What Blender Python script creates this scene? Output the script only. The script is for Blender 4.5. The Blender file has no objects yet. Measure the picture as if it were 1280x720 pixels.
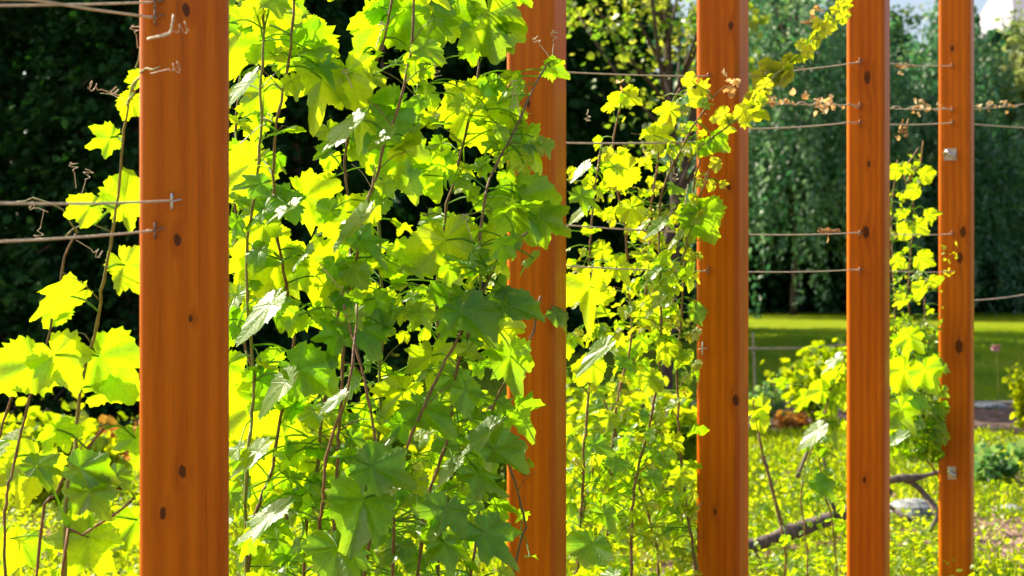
import bpy, math, random
import numpy as np
from mathutils import Vector
random.seed(7); rng = np.random.default_rng(7)
sc = bpy.context.scene
COL = sc.collection
R = math.radians
F = 1777.8; HY = 340.0; CZ = 1.4          # focal length in photo pixels, horizon row, eye height

def P(px, py, d):
    return np.array([(px-640.0)/F*d, d, CZ-(py-HY)/F*d])
def unit(v):
    v = np.asarray(v, float); return v/(np.linalg.norm(v)+1e-12)

# ------------------------------------------------------------------ light
EL, AZ = 42.0, 62.0                       # sun behind the scene, to the left
SUN = np.array([-math.sin(R(AZ))*math.cos(R(EL)), math.cos(R(AZ))*math.cos(R(EL)), math.sin(R(EL))])
w = bpy.data.worlds.new("World"); sc.world = w; w.use_nodes = True
nt = w.node_tree; bg = nt.nodes['Background']
sky = nt.nodes.new('ShaderNodeTexSky'); sky.sky_type = 'NISHITA'; sky.sun_disc = False
sky.sun_elevation = R(EL); sky.sun_rotation = R(-AZ); sky.air_density = 1.0; sky.dust_density = 4.5; sky.ozone_density = 0.6
nt.links.new(sky.outputs[0], bg.inputs[0]); bg.inputs[1].default_value = 0.13
sl = bpy.data.lights.new('sun', 'SUN'); sl.energy = 5.0; sl.angle = R(0.5); sl.color = (1.0, 0.93, 0.80)
so = bpy.data.objects.new('sun', sl); COL.objects.link(so)
so.rotation_euler = Vector(SUN).to_track_quat('Z', 'Y').to_euler()
sc.view_settings.view_transform = 'Standard'; sc.view_settings.look = 'None'
sc.view_settings.exposure = 0.96; sc.view_settings.gamma = 1.0

cam = bpy.data.cameras.new('camera'); co = bpy.data.objects.new('camera', cam); COL.objects.link(co)
co.location = (0, 0, CZ); co.rotation_euler = (R(90), 0, 0)
cam.sensor_width = 36; cam.lens = 50; cam.shift_y = -(360-HY)/1280.0
cam.clip_start = 0.05; cam.clip_end = 2000
cam.dof.use_dof = True; cam.dof.focus_distance = 3.0; cam.dof.aperture_fstop = 6.0
sc.camera = co
sc.cycles.max_bounces = 10; sc.cycles.transmission_bounces = 6; sc.cycles.diffuse_bounces = 5
sc.cycles.use_denoising = True

# ------------------------------------------------------------------ mesh builder
class MB:
    def __init__(s): s.v=[]; s.f=[]; s.a=[]; s.n=0
    def add(s, v, faces, a=None):
        v = np.asarray(v, float).reshape(-1, 3)
        s.v.append(v); s.a.append(np.zeros_like(v) if a is None else np.asarray(a, float))
        for f in faces:
            s.f.append(np.asarray(f, int)+s.n)
        s.n += len(v)
    def build(s, name, mat, parent=None, smooth=True, attr=True):
        me = bpy.data.meshes.new(name)
        V = np.concatenate(s.v) if s.v else np.zeros((0, 3))
        if parent is not None: V = V-np.array(parent.location)
        me.vertices.add(len(V)); me.vertices.foreach_set('co', V.astype(np.float32).ravel())
        loops = np.concatenate([f.ravel() for f in s.f]); cnt = np.concatenate([np.full(len(f), f.shape[1]) for f in s.f])
        me.loops.add(len(loops)); me.loops.foreach_set('vertex_index', loops.astype(np.int32))
        me.polygons.add(len(cnt)); st = np.concatenate([[0], np.cumsum(cnt)[:-1]])
        me.polygons.foreach_set('loop_start', st.astype(np.int32)); me.polygons.foreach_set('loop_total', cnt.astype(np.int32))
        me.polygons.foreach_set('use_smooth', np.full(len(cnt), smooth))
        if attr:
            A = me.attributes.new('lf', 'FLOAT_VECTOR', 'POINT'); A.data.foreach_set('vector', np.concatenate(s.a).astype(np.float32).ravel())
        me.update(calc_edges=True); me.validate()
        me.materials.append(mat)
        o = bpy.data.objects.new(name, me); COL.objects.link(o)
        if parent is not None: o.parent = parent
        return o

def tag(o, label=None, cat=None, group=None, kind=None):
    if label: o['label'] = label
    if cat: o['category'] = cat
    if group: o['group'] = group
    if kind: o['kind'] = kind
    return o
def thing(name, loc, label, cat, group=None):
    o = bpy.data.objects.new(name, None); COL.objects.link(o); o.location = tuple(float(x) for x in loc); o.empty_display_size = .1
    return tag(o, label, cat, group)

def spline(pts, step):
    pts = [np.asarray(p, float) for p in pts]
    p = [2*pts[0]-pts[1]]+pts+[2*pts[-1]-pts[-2]]; out = []
    for i in range(1, len(p)-2):
        n = max(2, int(np.linalg.norm(p[i+1]-p[i])/step))
        for k in range(n):
            t = k/n
            out.append(.5*((2*p[i])+(-p[i-1]+p[i+1])*t+(2*p[i-1]-5*p[i]+4*p[i+1]-p[i+2])*t*t+(-p[i-1]+3*p[i]-3*p[i+1]+p[i+2])*t**3))
    out.append(p[-2]); return np.array(out)
def tube(mb, path, r0, r1=None, n=7, rough=0.0, rnd=0.0, caps=True, sm=0):
    path = np.asarray(path, float); m = len(path); r1 = r0 if r1 is None else r1
    rad = np.linspace(r0, r1, m) if np.isscalar(r0) else np.asarray(r0)
    if rough:
        q = rng.normal(0, rough, m)
        if sm: q = np.convolve(np.pad(q, sm, 'edge'), np.ones(2*sm+1)/(2*sm+1), 'valid')*math.sqrt(2*sm+1)
        rad = rad*(1+q)
    T = np.gradient(path, axis=0); T /= (np.linalg.norm(T, axis=1)[:, None]+1e-12)
    ref = np.array([0, 0, 1.]) if abs(T[:, 2]).mean() < .8 else np.array([1., 0, 0])
    A = np.cross(T, ref); A /= (np.linalg.norm(A, axis=1)[:, None]+1e-12); B = np.cross(T, A)
    ang = np.linspace(0, 2*np.pi, n, endpoint=False)
    rr = rad[:, None]*(1+(rng.normal(0, rough*(.5 if sm else 1), (m, n)) if rough else 0))
    V = path[:, None, :]+A[:, None, :]*(np.cos(ang)*rr)[:, :, None]+B[:, None, :]*(np.sin(ang)*rr)[:, :, None]
    i = np.arange(m-1)[:, None]*n; j = np.arange(n)[None, :]; k = (j+1) % n
    q = np.stack([i+j, i+k, i+n+k, i+n+j], -1).reshape(-1, 4)
    L = np.concatenate([[0], np.cumsum(np.linalg.norm(np.diff(path, axis=0), axis=1))])
    a = np.stack([np.repeat(L, n), np.tile(ang, m), np.full(m*n, rnd)], -1)
    fs = [q]
    if caps: fs += [np.arange(n)[None, ::-1], (np.arange(n)+(m-1)*n)[None, :]]
    mb.add(V.reshape(-1, 3), fs, a)
def box(mb, c, s, rz=0.0):
    c = np.asarray(c, float); s = np.asarray(s, float)/2
    v = np.array([[x, y, z] for z in (-1, 1) for x, y in ((-1, -1), (1, -1), (1, 1), (-1, 1))])*s
    cr, sr = math.cos(rz), math.sin(rz); v = np.stack([v[:, 0]*cr-v[:, 1]*sr, v[:, 0]*sr+v[:, 1]*cr, v[:, 2]], -1)+c
    mb.add(v, [np.array([[0, 3, 2, 1], [4, 5, 6, 7], [0, 1, 5, 4], [1, 2, 6, 5], [2, 3, 7, 6], [3, 0, 4, 7]])])

# ------------------------------------------------------------------ materials
class NT:
    def __init__(s, name):
        s.m = bpy.data.materials.new(name); s.m.use_nodes = True; s.t = s.m.node_tree; s.t.nodes.clear()
        s.out = s.t.nodes.new('ShaderNodeOutputMaterial')
    def n(s, typ, ins=None, **kw):
        x = s.t.nodes.new('ShaderNode'+typ)
        for k, v in kw.items(): setattr(x, k, v)
        for k, v in (ins or {}).items():
            if isinstance(v, bpy.types.NodeSocket): s.t.links.new(v, x.inputs[k])
            elif isinstance(v, bpy.types.Node): s.t.links.new(v.outputs[0], x.inputs[k])
            else: x.inputs[k].default_value = v
        return x
    def math(s, op, a, b=0.0, c=0.0): return s.n('Math', {0: a, 1: b, 2: c}, operation=op)
    def ramp(s, f, st):
        x = s.n('ValToRGB', {0: f}); e = x.color_ramp.elements
        while len(e) < len(st): e.new(.5)
        for q, (p, c) in zip(e, st): q.position = p; q.color = (*c, 1) if len(c) == 3 else c
        return x
    def mix(s, f, a, b, bt='MIX'):
        x = s.n('Mix', data_type='RGBA', blend_type=bt)
        for k, v in ((0, f), (6, a), (7, b)):
            if isinstance(v, bpy.types.NodeSocket): s.t.links.new(v, x.inputs[k])
            elif isinstance(v, bpy.types.Node): s.t.links.new(v.outputs[0], x.inputs[k])
            else: x.inputs[k].default_value = (*v, 1) if isinstance(v, tuple) and len(v) == 3 else v
        return x.outputs[2]
    def done(s, sh): s.t.links.new(sh.outputs[0], s.out.inputs[0]); return s.m

def leaf_mat(name, refl, trans, tf=.55, gloss=.32, spec=1.0, veins=True):
    """refl/trans: three colours along the per-leaf random value"""
    g = NT(name); at = g.n('Attribute', attribute_name='lf'); sp = g.n('SeparateXYZ', {0: at.outputs['Vector']})
    x, y, r = sp.outputs
    oc = g.n('TexCoord'); no = g.n('TexNoise', {'Vector': oc.outputs['Object'], 'Scale': 38.0, 'Detail': 3.0})
    no2 = g.n('TexNoise', {'Vector': oc.outputs['Object'], 'Scale': 150.0, 'Detail': 2.0})
    rv = g.math('ADD', r, g.math('MULTIPLY', g.math('SUBTRACT', no.outputs[0], .5), .8)); rv.use_clamp = True
    cr = g.ramp(rv, list(zip((0, .5, 1), refl))).outputs[0]; ct = g.ramp(rv, list(zip((0, .5, 1), trans))).outputs[0]
    if veins:
        ang = g.math('ARCTAN2', y, x); wr = g.n('Math', {0: ang, 1: R(26), 2: R(-26)}, operation='WRAP')
        rad = g.math('POWER', g.math('ADD', g.math('MULTIPLY', x, x), g.math('MULTIPLY', y, y)), .5)
        dist = g.math('ABSOLUTE', g.math('MULTIPLY', g.math('SINE', wr), rad))
        main = g.n('MapRange', {0: dist, 1: .006, 2: .03, 3: 1.0, 4: 0.0}, interpolation_type='SMOOTHSTEP')
        along = g.math('SUBTRACT', g.math('MULTIPLY', rad, g.math('COSINE', wr)), g.math('MULTIPLY', dist, 1.1))
        st = g.math('PINGPONG', along, .075)
        sec = g.n('MapRange', {0: st, 1: .003, 2: .014, 3: .55, 4: 0.0}, interpolation_type='SMOOTHSTEP')
        vm = g.math('MAXIMUM', main, sec)
        ct = g.mix(g.math('MULTIPLY', vm, .38), ct, (.28, .50, .01))
        cr = g.mix(g.math('MULTIPLY', vm, .3), cr, (.14, .26, .02))
        cells = g.n('TexVoronoi', {'Vector': oc.outputs['Object'], 'Scale': 260.0})
        hh = g.math('ADD', g.math('MULTIPLY', vm, -1.2), g.math('MULTIPLY', cells.outputs[0], .5))
        bump = g.n('Bump', {'Strength': .35, 'Distance': .0012, 'Height': hh})
        br = g.n('MapRange', {0: no2.outputs[0], 1: .3, 2: .7, 3: .86, 4: 1.08})
        ct = g.mix(1.0, ct, br.outputs[0], 'MULTIPLY')
        ns = g.n('TexNoise', {'Vector': oc.outputs['Object'], 'Scale': 55.0, 'Detail': 5.0, 'Roughness': .75})
        sp_ = g.n('MapRange', {0: ns.outputs[0], 1: .70, 2: .76, 3: 0.0, 4: .75}); ct = g.mix(sp_.outputs[0], ct, (.30, .16, .02)); cr = g.mix(sp_.outputs[0], cr, (.16, .08, .03))
        edge = g.n('MapRange', {0: rad, 1: .55, 2: 1.05, 3: 0.0, 4: .35}); ct = g.mix(edge.outputs[0], ct, (.70, .80, .004))
        N = {'Normal': bump}
    else: N = {}
    d = g.n('BsdfDiffuse', {'Color': cr, **N}); t = g.n('BsdfTranslucent', {'Color': ct, **N})
    m = g.n('MixShader', {0: tf, 1: d, 2: t})
    gl = g.n('BsdfGlossy', {'Color': (1, 1, .85, 1), 'Roughness': gloss, **N})
    return g.done(g.n('MixShader', {0: .045*spec, 1: m, 2: gl}))

M = {}
M['vine'] = leaf_mat('vine leaf', [(.035, .13, .002), (.05, .16, .002), (.09, .19, .003)],
                     [(.20, .50, .002), (.40, .70, .003), (.68, .82, .004)], .66, .30, .85)
M['vine_young'] = leaf_mat('young vine leaf', [(.08, .16, .01), (.14, .22, .012), (.22, .26, .02)],
                     [(.44, .70, .004), (.68, .80, .005), (.84, .82, .012)], .64, .32, 1.0)
M['weed'] = leaf_mat('ground cover leaf', [(.04, .11, .003), (.09, .18, .004), (.18, .25, .008)],
                     [(.28, .55, .003), (.58, .76, .003), (.85, .88, .006)], .55, .45, .7, veins=False)
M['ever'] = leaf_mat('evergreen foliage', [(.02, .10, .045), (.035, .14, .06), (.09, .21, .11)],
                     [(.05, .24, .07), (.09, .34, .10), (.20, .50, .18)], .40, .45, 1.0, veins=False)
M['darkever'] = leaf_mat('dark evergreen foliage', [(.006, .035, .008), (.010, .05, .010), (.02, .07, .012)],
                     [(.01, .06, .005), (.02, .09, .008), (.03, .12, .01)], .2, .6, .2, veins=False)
M['broad'] = leaf_mat('tree foliage', [(.015, .07, .025), (.03, .10, .035), (.08, .15, .05)],
                     [(.12, .36, .08), (.24, .50, .10), (.5, .66, .14)], .45, .4, .9, veins=False)
M['pale'] = leaf_mat('pale tree foliage', [(.06, .11, .04), (.10, .16, .06), (.16, .2, .08)],
                     [(.3, .45, .08), (.5, .6, .15), (.7, .7, .2)], .45, .4, .9, veins=False)
M['red'] = leaf_mat('red foliage', [(.22, .07, .015), (.34, .10, .02), (.42, .18, .03)],
                     [(.5, .16, .02), (.6, .24, .03), (.7, .4, .04)], .4, .45, 1.0, veins=False)
M['dry'] = leaf_mat('withered leaf', [(.40, .24, .10), (.55, .36, .16), (.65, .48, .28)],
                     [(.6, .3, .08), (.75, .42, .12), (.85, .6, .25)], .45, .5, .8, veins=False)

def bark_mat(name, c0, c1, sc_=30.0, rough=.8):
    g = NT(name); tc = g.n('TexCoord'); mp = g.n('Mapping', {0: tc.outputs['Object'], 'Scale': (sc_, sc_, sc_*.25)})
    n = g.n('TexNoise', {'Vector': mp, 'Scale': 1.0, 'Detail': 6.0, 'Roughness': .65})
    c = g.ramp(n.outputs[0], [(.32, c0), (.68, c1)])
    b = g.n('Bump', {'Strength': .6, 'Distance': .01, 'Height': n.outputs[0]})
    return g.done(g.n('BsdfPrincipled', {'Base Color': c, 'Roughness': rough, 'Normal': b}))
M['cane'] = bark_mat('vine cane', (.13, .06, .02), (.30, .17, .05), 120, .5)
M['greencane'] = bark_mat('green cane', (.16, .18, .02), (.30, .26, .05), 120, .45)
M['bark'] = bark_mat('tree bark', (.05, .03, .02), (.13, .08, .055), 9)
M['log'] = bark_mat('old vine wood', (.03, .02, .015), (.24, .17, .13), 45)
M['wire'] = bark_mat('weathered wire', (.50, .38, .24), (.78, .64, .44), 60, .55)
M['stake'] = bark_mat('bamboo stake', (.35, .28, .14), (.6, .5, .3), 30, .6)

def simple(name, c, rough=.5, metal=0.0, nscale=40., amt=.25):
    g = NT(name); tc = g.n('TexCoord'); n = g.n('TexNoise', {'Vector': tc.outputs['Object'], 'Scale': nscale, 'Detail': 4.0})
    lo = tuple(x*(1-amt) for x in c); hi = tuple(min(1, x*(1+amt)) for x in c)
    return g.done(g.n('BsdfPrincipled', {'Base Color': g.ramp(n.outputs[0], [(.3, lo), (.7, hi)]), 'Roughness': rough, 'Metallic': metal}))
M['steel'] = simple('galvanised steel', (.62, .60, .56), .32, 1.0, 200)
M['rock'] = simple('grey stone', (.30, .31, .29), .9, 0, 22, .6)
M['flower'] = simple('pink petals', (.8, .45, .42), .5)

def post_mat(name, knots, seed):
    """stained softwood: grain along the post, dark knots at the given local points (x, z, size)"""
    g = NT(name); tc = g.n('TexCoord'); ob = tc.outputs['Object']
    base = g.n('Mapping', {0: ob, 1: (seed*3.1, seed*1.7, seed*5.3)})
    # grain bends round the knots
    warp = None
    kmask = None; halo = None
    sp = g.n('SeparateXYZ', {0: ob})
    for (kx, kz, ks) in knots:
        dx = g.math('DIVIDE', g.math('SUBTRACT', sp.outputs[0], kx), ks); dz = g.math('DIVIDE', g.math('SUBTRACT', sp.outputs[2], kz), ks*1.9)
        nz = g.n('TexNoise', {'Vector': ob, 'Scale': 90.0, 'Detail': 2.0})
        d = g.math('ADD', g.math('POWER', g.math('ADD', g.math('MULTIPLY', dx, dx), g.math('MULTIPLY', dz, dz)), .5), g.math('MULTIPLY', g.math('SUBTRACT', nz.outputs[0], .5), .9))
        m = g.n('MapRange', {0: d, 1: .75, 2: 1.12, 3: 1.0, 4: 0.0}, interpolation_type='SMOOTHSTEP')
        h = g.n('MapRange', {0: d, 1: .8, 2: 4.0, 3: 1.0, 4: 0.0}, interpolation_type='SMOOTHSTEP')
        kmask = m if kmask is None else g.math('MAXIMUM', kmask, m); halo = h if halo is None else g.math('MAXIMUM', halo, h)
    off = g.n('CombineXYZ', {0: g.math('MULTIPLY', halo, .010), 1: 0.0, 2: 0.0})
    bv = g.n('VectorMath', {0: base, 1: off}, operation='ADD')
    ln = g.n('TexNoise', {'Vector': g.n('Mapping', {0: bv, 'Scale': (9, 9, .7)}), 'Scale': 1.0, 'Detail': 2.0})
    dv = g.n('VectorMath', {0: bv, 1: g.n('VectorMath', {0: ln.outputs[1], 'Scale': .03}, operation='SCALE')}, operation='ADD')
    gr = g.n('TexWave', {'Vector': g.n('Mapping', {0: dv, 'Scale': (1, .7, .012)}), 'Scale': 11.0, 'Distortion': 5.0, 'Detail': 3.0, 'Detail Scale': 1.2}, wave_type='BANDS', bands_direction='X')
    fine = g.n('TexNoise', {'Vector': g.n('Mapping', {0: base, 'Scale': (420, 420, 9)}), 'Scale': 1.0, 'Detail': 4.0, 'Roughness': .7})
    big = g.n('TexNoise', {'Vector': g.n('Mapping', {0: base, 'Scale': (10, 10, 1.6)}), 'Scale': 1.0, 'Detail': 4.0})
    c = g.ramp(gr.outputs[0], [(.0, (.56, .122, .0008)), (.55, (.61, .142, .001)), (1, (.66, .162, .0015))]).outputs[0]
    c = g.mix(1.0, c, g.n('MapRange', {0: fine.outputs[0], 1: .3, 2: .7, 3: .76, 4: 1.12}).outputs[0], 'MULTIPLY')
    c = g.mix(1.0, c, g.ramp(big.outputs[0], [(.25, (.78, .68, .6)), (.6, (1, 1, 1)), (.85, (1.0, 1.0, .95))]).outputs[0], 'MULTIPLY')
    c = g.mix(g.math('MULTIPLY', halo, .2), c, (.28, .05, .004))
    ring = g.n('MapRange', {0: g.math('SINE', g.math('MULTIPLY', halo, 26.0)), 1: .2, 2: 1.0, 3: 0.0, 4: .22})
    c = g.mix(g.math('MULTIPLY', ring, g.math('MULTIPLY', halo, 1.0)), c, (.20, .035, .004))
    stk = g.n('TexNoise', {'Vector': g.n('Mapping', {0: dv, 'Scale': (150, 150, 1.3)}), 'Scale': 1.0, 'Detail': 2.0})
    c = g.mix(g.n('MapRange', {0: stk.outputs[0], 1: .66, 2: .74, 3: 0.0, 4: .55}).outputs[0], c, (.22, .045, .004))
    dst = g.n('TexNoise', {'Vector': g.n('Mapping', {0: base, 'Scale': (60, 60, 22)}), 'Scale': 1.0, 'Detail': 6.0, 'Roughness': .8})
    c = g.mix(g.n('MapRange', {0: dst.outputs[0], 1: .68, 2: .74, 3: 0.0, 4: .4}).outputs[0], c, (.55, .36, .2))
    c = g.mix(g.math('MULTIPLY', kmask, .85), c, (.05, .014, .004))
    b = g.n('Bump', {'Strength': .25, 'Distance': .001, 'Height': g.math('ADD', fine.outputs[0], g.math('MULTIPLY', gr.outputs[0], .3))})
    return g.done(g.n('BsdfPrincipled', {'Base Color': c, 'Roughness': .38, 'Specular IOR Level': .2, 'Normal': b}))

# ------------------------------------------------------------------ leaves
def leaf_template(N, rings, lobe, seed, teeth=24):
    r_ = np.random.default_rng(seed)
    a = np.linspace(-np.pi, np.pi, N, endpoint=False)
    ad = np.abs(np.degrees(a))
    lob = np.interp(ad, [0, 26, 52, 80, 106, 135, 158, 172, 180], [1.08, 1-.42*lobe, .90, .90-.34*lobe, .66, .56-.1*lobe, .52, .38, .08])
    # soft lobes with serrate edge
    ph = a*teeth/2/np.pi; saw = 1-2*np.abs((ph % 1)-.35)/1.3
    lob = lob*(1+(.18+.07*np.sin(a*4+seed*2))*(saw-.5)+r_.normal(0, .022, N)+.07*np.sin(a*3+seed)+.05*np.sin(a+seed*1.7))
    rr = np.array(rings)
    pts = [np.zeros((1, 2))]
    for q in rr:
        pts.append(np.stack([np.cos(a), np.sin(a)], -1)*(lob*q)[:, None])
    p = np.concatenate(pts); p[:, 0] += 0; 
    n = N; j = np.arange(n); k = (j+1) % n
    tri = np.stack([np.zeros(n, int), 1+j, 1+k], -1); quads = []
    for i in range(len(rr)-1):
        b = 1+i*n; quads.append(np.stack([b+j, b+n+j, b+n+k, b+k], -1))
    return p, tri, (np.concatenate(quads) if quads else None)
HI = [leaf_template(72, (.3, .62, .85, 1.0), l, s, t) for l, s, t in ((.45, 1, 24), (.8, 2, 22), (.3, 3, 27), (1.1, 4, 24), (.6, 5, 20), (.9, 6, 26), (.7, 7, 18), (.5, 8, 25), (1.25, 9, 22))]
LO = [leaf_template(30, (.55, 1.0), l, s, 10) for l, s in ((.6, 1), (.9, 2), (.4, 3))]

def put_leaf(mb, base, n, tip, size, rnd, hi=True, cup=None, T=None, flat=1.0):
    T = T or random.choice(HI if hi else LO); p, tri, quad = T
    n = unit(n); t = tip-n*np.dot(tip, n); t = unit(t); s = np.cross(n, t)
    x, y = p[:, 0], p[:, 1]; r2 = x*x+y*y
    fold = random.uniform(-.22, .42); cup = random.uniform(-.35, .5) if cup is None else cup
    droop = random.uniform(.0, .35)*flat; fold *= flat; cup *= flat; ph = random.uniform(0, 6.3)
    z = np.abs(y)*fold-cup*r2*.5-droop*np.clip(x, 0, 2)**2*.5+flat*.10*np.sqrt(r2)*np.sin(np.arctan2(y, x)*5+ph)+flat*.05*r2*np.sin(np.arctan2(y, x)*9+ph*2)
    bd = random.uniform(0, 6.3); z = z-flat*random.choice((0, .25, .5, .8))*np.clip(x*math.cos(bd)+y*math.sin(bd)-.15, 0, 2)**2
    if flat < .5: y = y*.55; z = z+np.abs(y)*.10
    sx = random.uniform(.8, 1.12); y = y*sx
    V = base+size*(np.outer(x, t)+np.outer(y, s)+np.outer(z, n))
    mb.add(V, [tri, quad], np.stack([x, y, np.full(len(x), rnd)], -1))

UNDER = unit(-SUN*np.array([1, 1, 0]))
def rand_normal():
    return unit(np.array([-.32, .50, .50])+rng.normal(0, .55, 3))
NDARK = unit((.3, -.6, .71)); NGLOSS = unit(SUN+np.array([0, -1, 0.]))
def petiole(mb, a, b, r=.0016):
    mid = (a+b)/2+np.array([0, 0, .12])*np.linalg.norm(b-a)
    tube(mb, spline([a, mid, b], .012), r*1.25, r, 5, rnd=.35, caps=False)

def tendril(mb, a, dir_, L=.12, r=.0011):
    d = unit(dir_); u = unit(np.cross(d, [0.3, 0.2, 1])); v = np.cross(d, u); pts = []
    for i in range(28):
        t = i/27; k = max(0, t-.4)/.6
        pts.append(a+d*L*t*(1-.35*k)+(u*math.cos(k*15)+v*math.sin(k*15))*.012*k*(1.2-k)*2)
    tube(mb, np.array(pts), r, r*.5, 5, caps=False)

class Vine:
    def __init__(s, loc, label, mat='vine'):
        s.o = thing('grapevine', loc, label, 'grapevine', 'grapevines on the trellis'); s.mat = mat; s.canes = []; s.lm = MB(); s.pm = s.lm; s.ym = MB()
    def cane(s, pts, r0=.004, r1=.0018, mat='cane', wob=.011, hidden=False):
        p = spline([P(*q) for q in pts], .02)
        m = len(p); 
        wv = np.cumsum(rng.normal(0, 1, (m, 3)), axis=0); wv -= np.linspace(0, 1, m)[:, None]*wv[-1]; p = p+wv*wob/math.sqrt(m)*1.5
        mb = MB(); rr = np.linspace(r0, r1, m)
        nodes = (np.arange(m) % 4 == 0); rr = rr*(1+.28*nodes)
        tube(mb, p, rr, None, 8)
        for i in range(6, m-3, 4):
            if p[i][2] > .55 and random.random() < .35:
                dr = unit(np.array([random.choice((-1, 1))*random.uniform(.4, 1), rng.normal(0, .5), random.uniform(.3, 1)])); L = random.uniform(.03, .10)
                tube(mb, spline([p[i], p[i]+dr*L*.5+[0, 0, .006], p[i]+dr*L+[0, 0, -.004]], .01), rr[i]*.5, rr[i]*.25, 5)
        c = mb.build('cane', M[mat], s.o); s.canes.append(p); return p
    def fill(s, n, size, spread, gaps=(), t0=0, t1=1, hi=True, canes=None, lim=None, young=0.0, rndr=(0, 1), sizepow=1.0):
        cs = canes if canes is not None else s.canes[:13]
        L = np.array([len(c) for c in cs], float); L /= L.sum(); k = 0; tries = 0
        while k < n and tries < n*12:
            tries += 1
            c = cs[rng.choice(len(cs), p=L)]; i = int(random.uniform(t0, t1)*(len(c)-1)); a = c[i]
            off = rng.normal(0, 1, 3); off = unit(off)*random.uniform(.35, 1)*spread; off[2] *= .6; b = a+off
            sz = random.uniform(*size)*.5
            cen = b+np.array([0, 0, -.5*sz]); px = 640+cen[0]/cen[1]*F; py = HY-(cen[2]-CZ)/cen[1]*F
            if any(((px-g[0])/g[2])**2+((py-g[1])/g[3])**2 < .6 for g in gaps): continue
            if lim and not lim(px, py, cen[1]): continue
            nn = rand_normal(); tip = np.array([off[0]*6, off[1]*6, -1.0])+rng.normal(0, .6, 3)
            r = random.random()
            if r < .045: nn = unit(NGLOSS+rng.normal(0, .16, 3)); tip = np.array([-.8, -.2, -.9])
            elif r < .24: nn = unit(NDARK+rng.normal(0, .25, 3))
            y = random.random() < young
            put_leaf(s.ym if y else s.lm, b, nn, tip, sz*(.6 if y else 1), random.uniform(*rndr), hi)
            petiole(s.pm, a, b, .0012+.006*sz); k += 1
    def hero(s, px, py, sz_px, d, ang=270, kind='b', rnd=None, T=None, young=False):
        sz = sz_px/F*d*.56*(.86 if kind == 'd' else 1)
        n = {'b': unit((-.15, .88, .30)), 'g': NGLOSS, 'd': NDARK, 's': unit((-.5, .55, .6))}[kind]
        n = unit(n+rng.normal(0, .07, 3))
        tip = np.array([math.cos(R(ang)), 0, math.sin(R(ang))])
        tt = unit(tip-n*np.dot(tip, n))
        b = P(px, py, d)-tt*sz*.35
        put_leaf(s.ym if young else s.lm, b, n, tip, sz, (random.uniform(.0, .3) if kind == 'd' else random.uniform(.35, .95)) if rnd is None else rnd, True, .05, T=None if T is None else HI[T], flat=.22 if kind == 'g' else 1.0)  # 'd' leaves stand for shaded ones: shade put into a deeper leaf tint
        best = min(((np.linalg.norm(c-b, axis=1).min(), i) for i, c in enumerate(s.canes)))
        c = s.canes[best[1]]; a = c[np.linalg.norm(c-b, axis=1).argmin()]
        if best[0] < .3: petiole(s.pm, a, b, .0018)
    def curl(s, a, d, L, r=.0011):
        m = MB(); tendril(m, a, d, L, r); m.build('tendril', M['wire'], s.o)
    def finish(s):
        if s.lm.n: s.lm.build('foliage', M[s.mat], s.o)
        if s.ym.n: s.ym.build('young_foliage', M['vine_young'], s.o)

# ------------------------------------------------------------------ posts
ROW = [(232, 2.15, 110, 2.0), (671, 3.6, 78, 17), (903.5, 4.1, 67, 15), (1085.5, 4.9, 54, 9.5), (1195.5, 6.0, 43.5, 7)]
def D(px):
    xs = [r[0] for r in ROW]; iv = [1/r[1] for r in ROW]
    if px < xs[0]: return 1/(iv[0]+(iv[0]-iv[1])/(xs[1]-xs[0])*(xs[0]-px))
    if px > xs[-1]: return 1/(iv[-1]+(iv[-1]-iv[-2])/(xs[-1]-xs[-2])*(px-xs[-1]))
    return 1/np.interp(px, xs, iv)
KN = [[(222, 300, 8), (228, 590, 8), (204, 641, 8), (233, 12, 9), (238, 398, 5)],
      [(660, 130, 5), (655, 590, 5)],
      [(915, 33, 6), (912, 233, 5), (921, 500, 7), (893, 640, 4)],
      [(1084, 97, 8), (1082, 290, 8), (1086, 205, 4), (1080, 600, 4)],
      [(1199, 433, 9), (1204, 290, 7), (1200, 322, 7), (1190, 60, 4)]]
PL = ['orange stained wooden post nearest the camera, widest, with two small dark knots low down',
      'orange wooden post half hidden behind the big grapevine, second from the left',
      'orange wooden post overlapped by young vine leaves, between the two middle openings',
      'orange wooden post with two dark oval knots, left of the narrowest one',
      'narrowest and farthest orange wooden post, with a metal bracket above and a hook plate below']
posts = []
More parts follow.
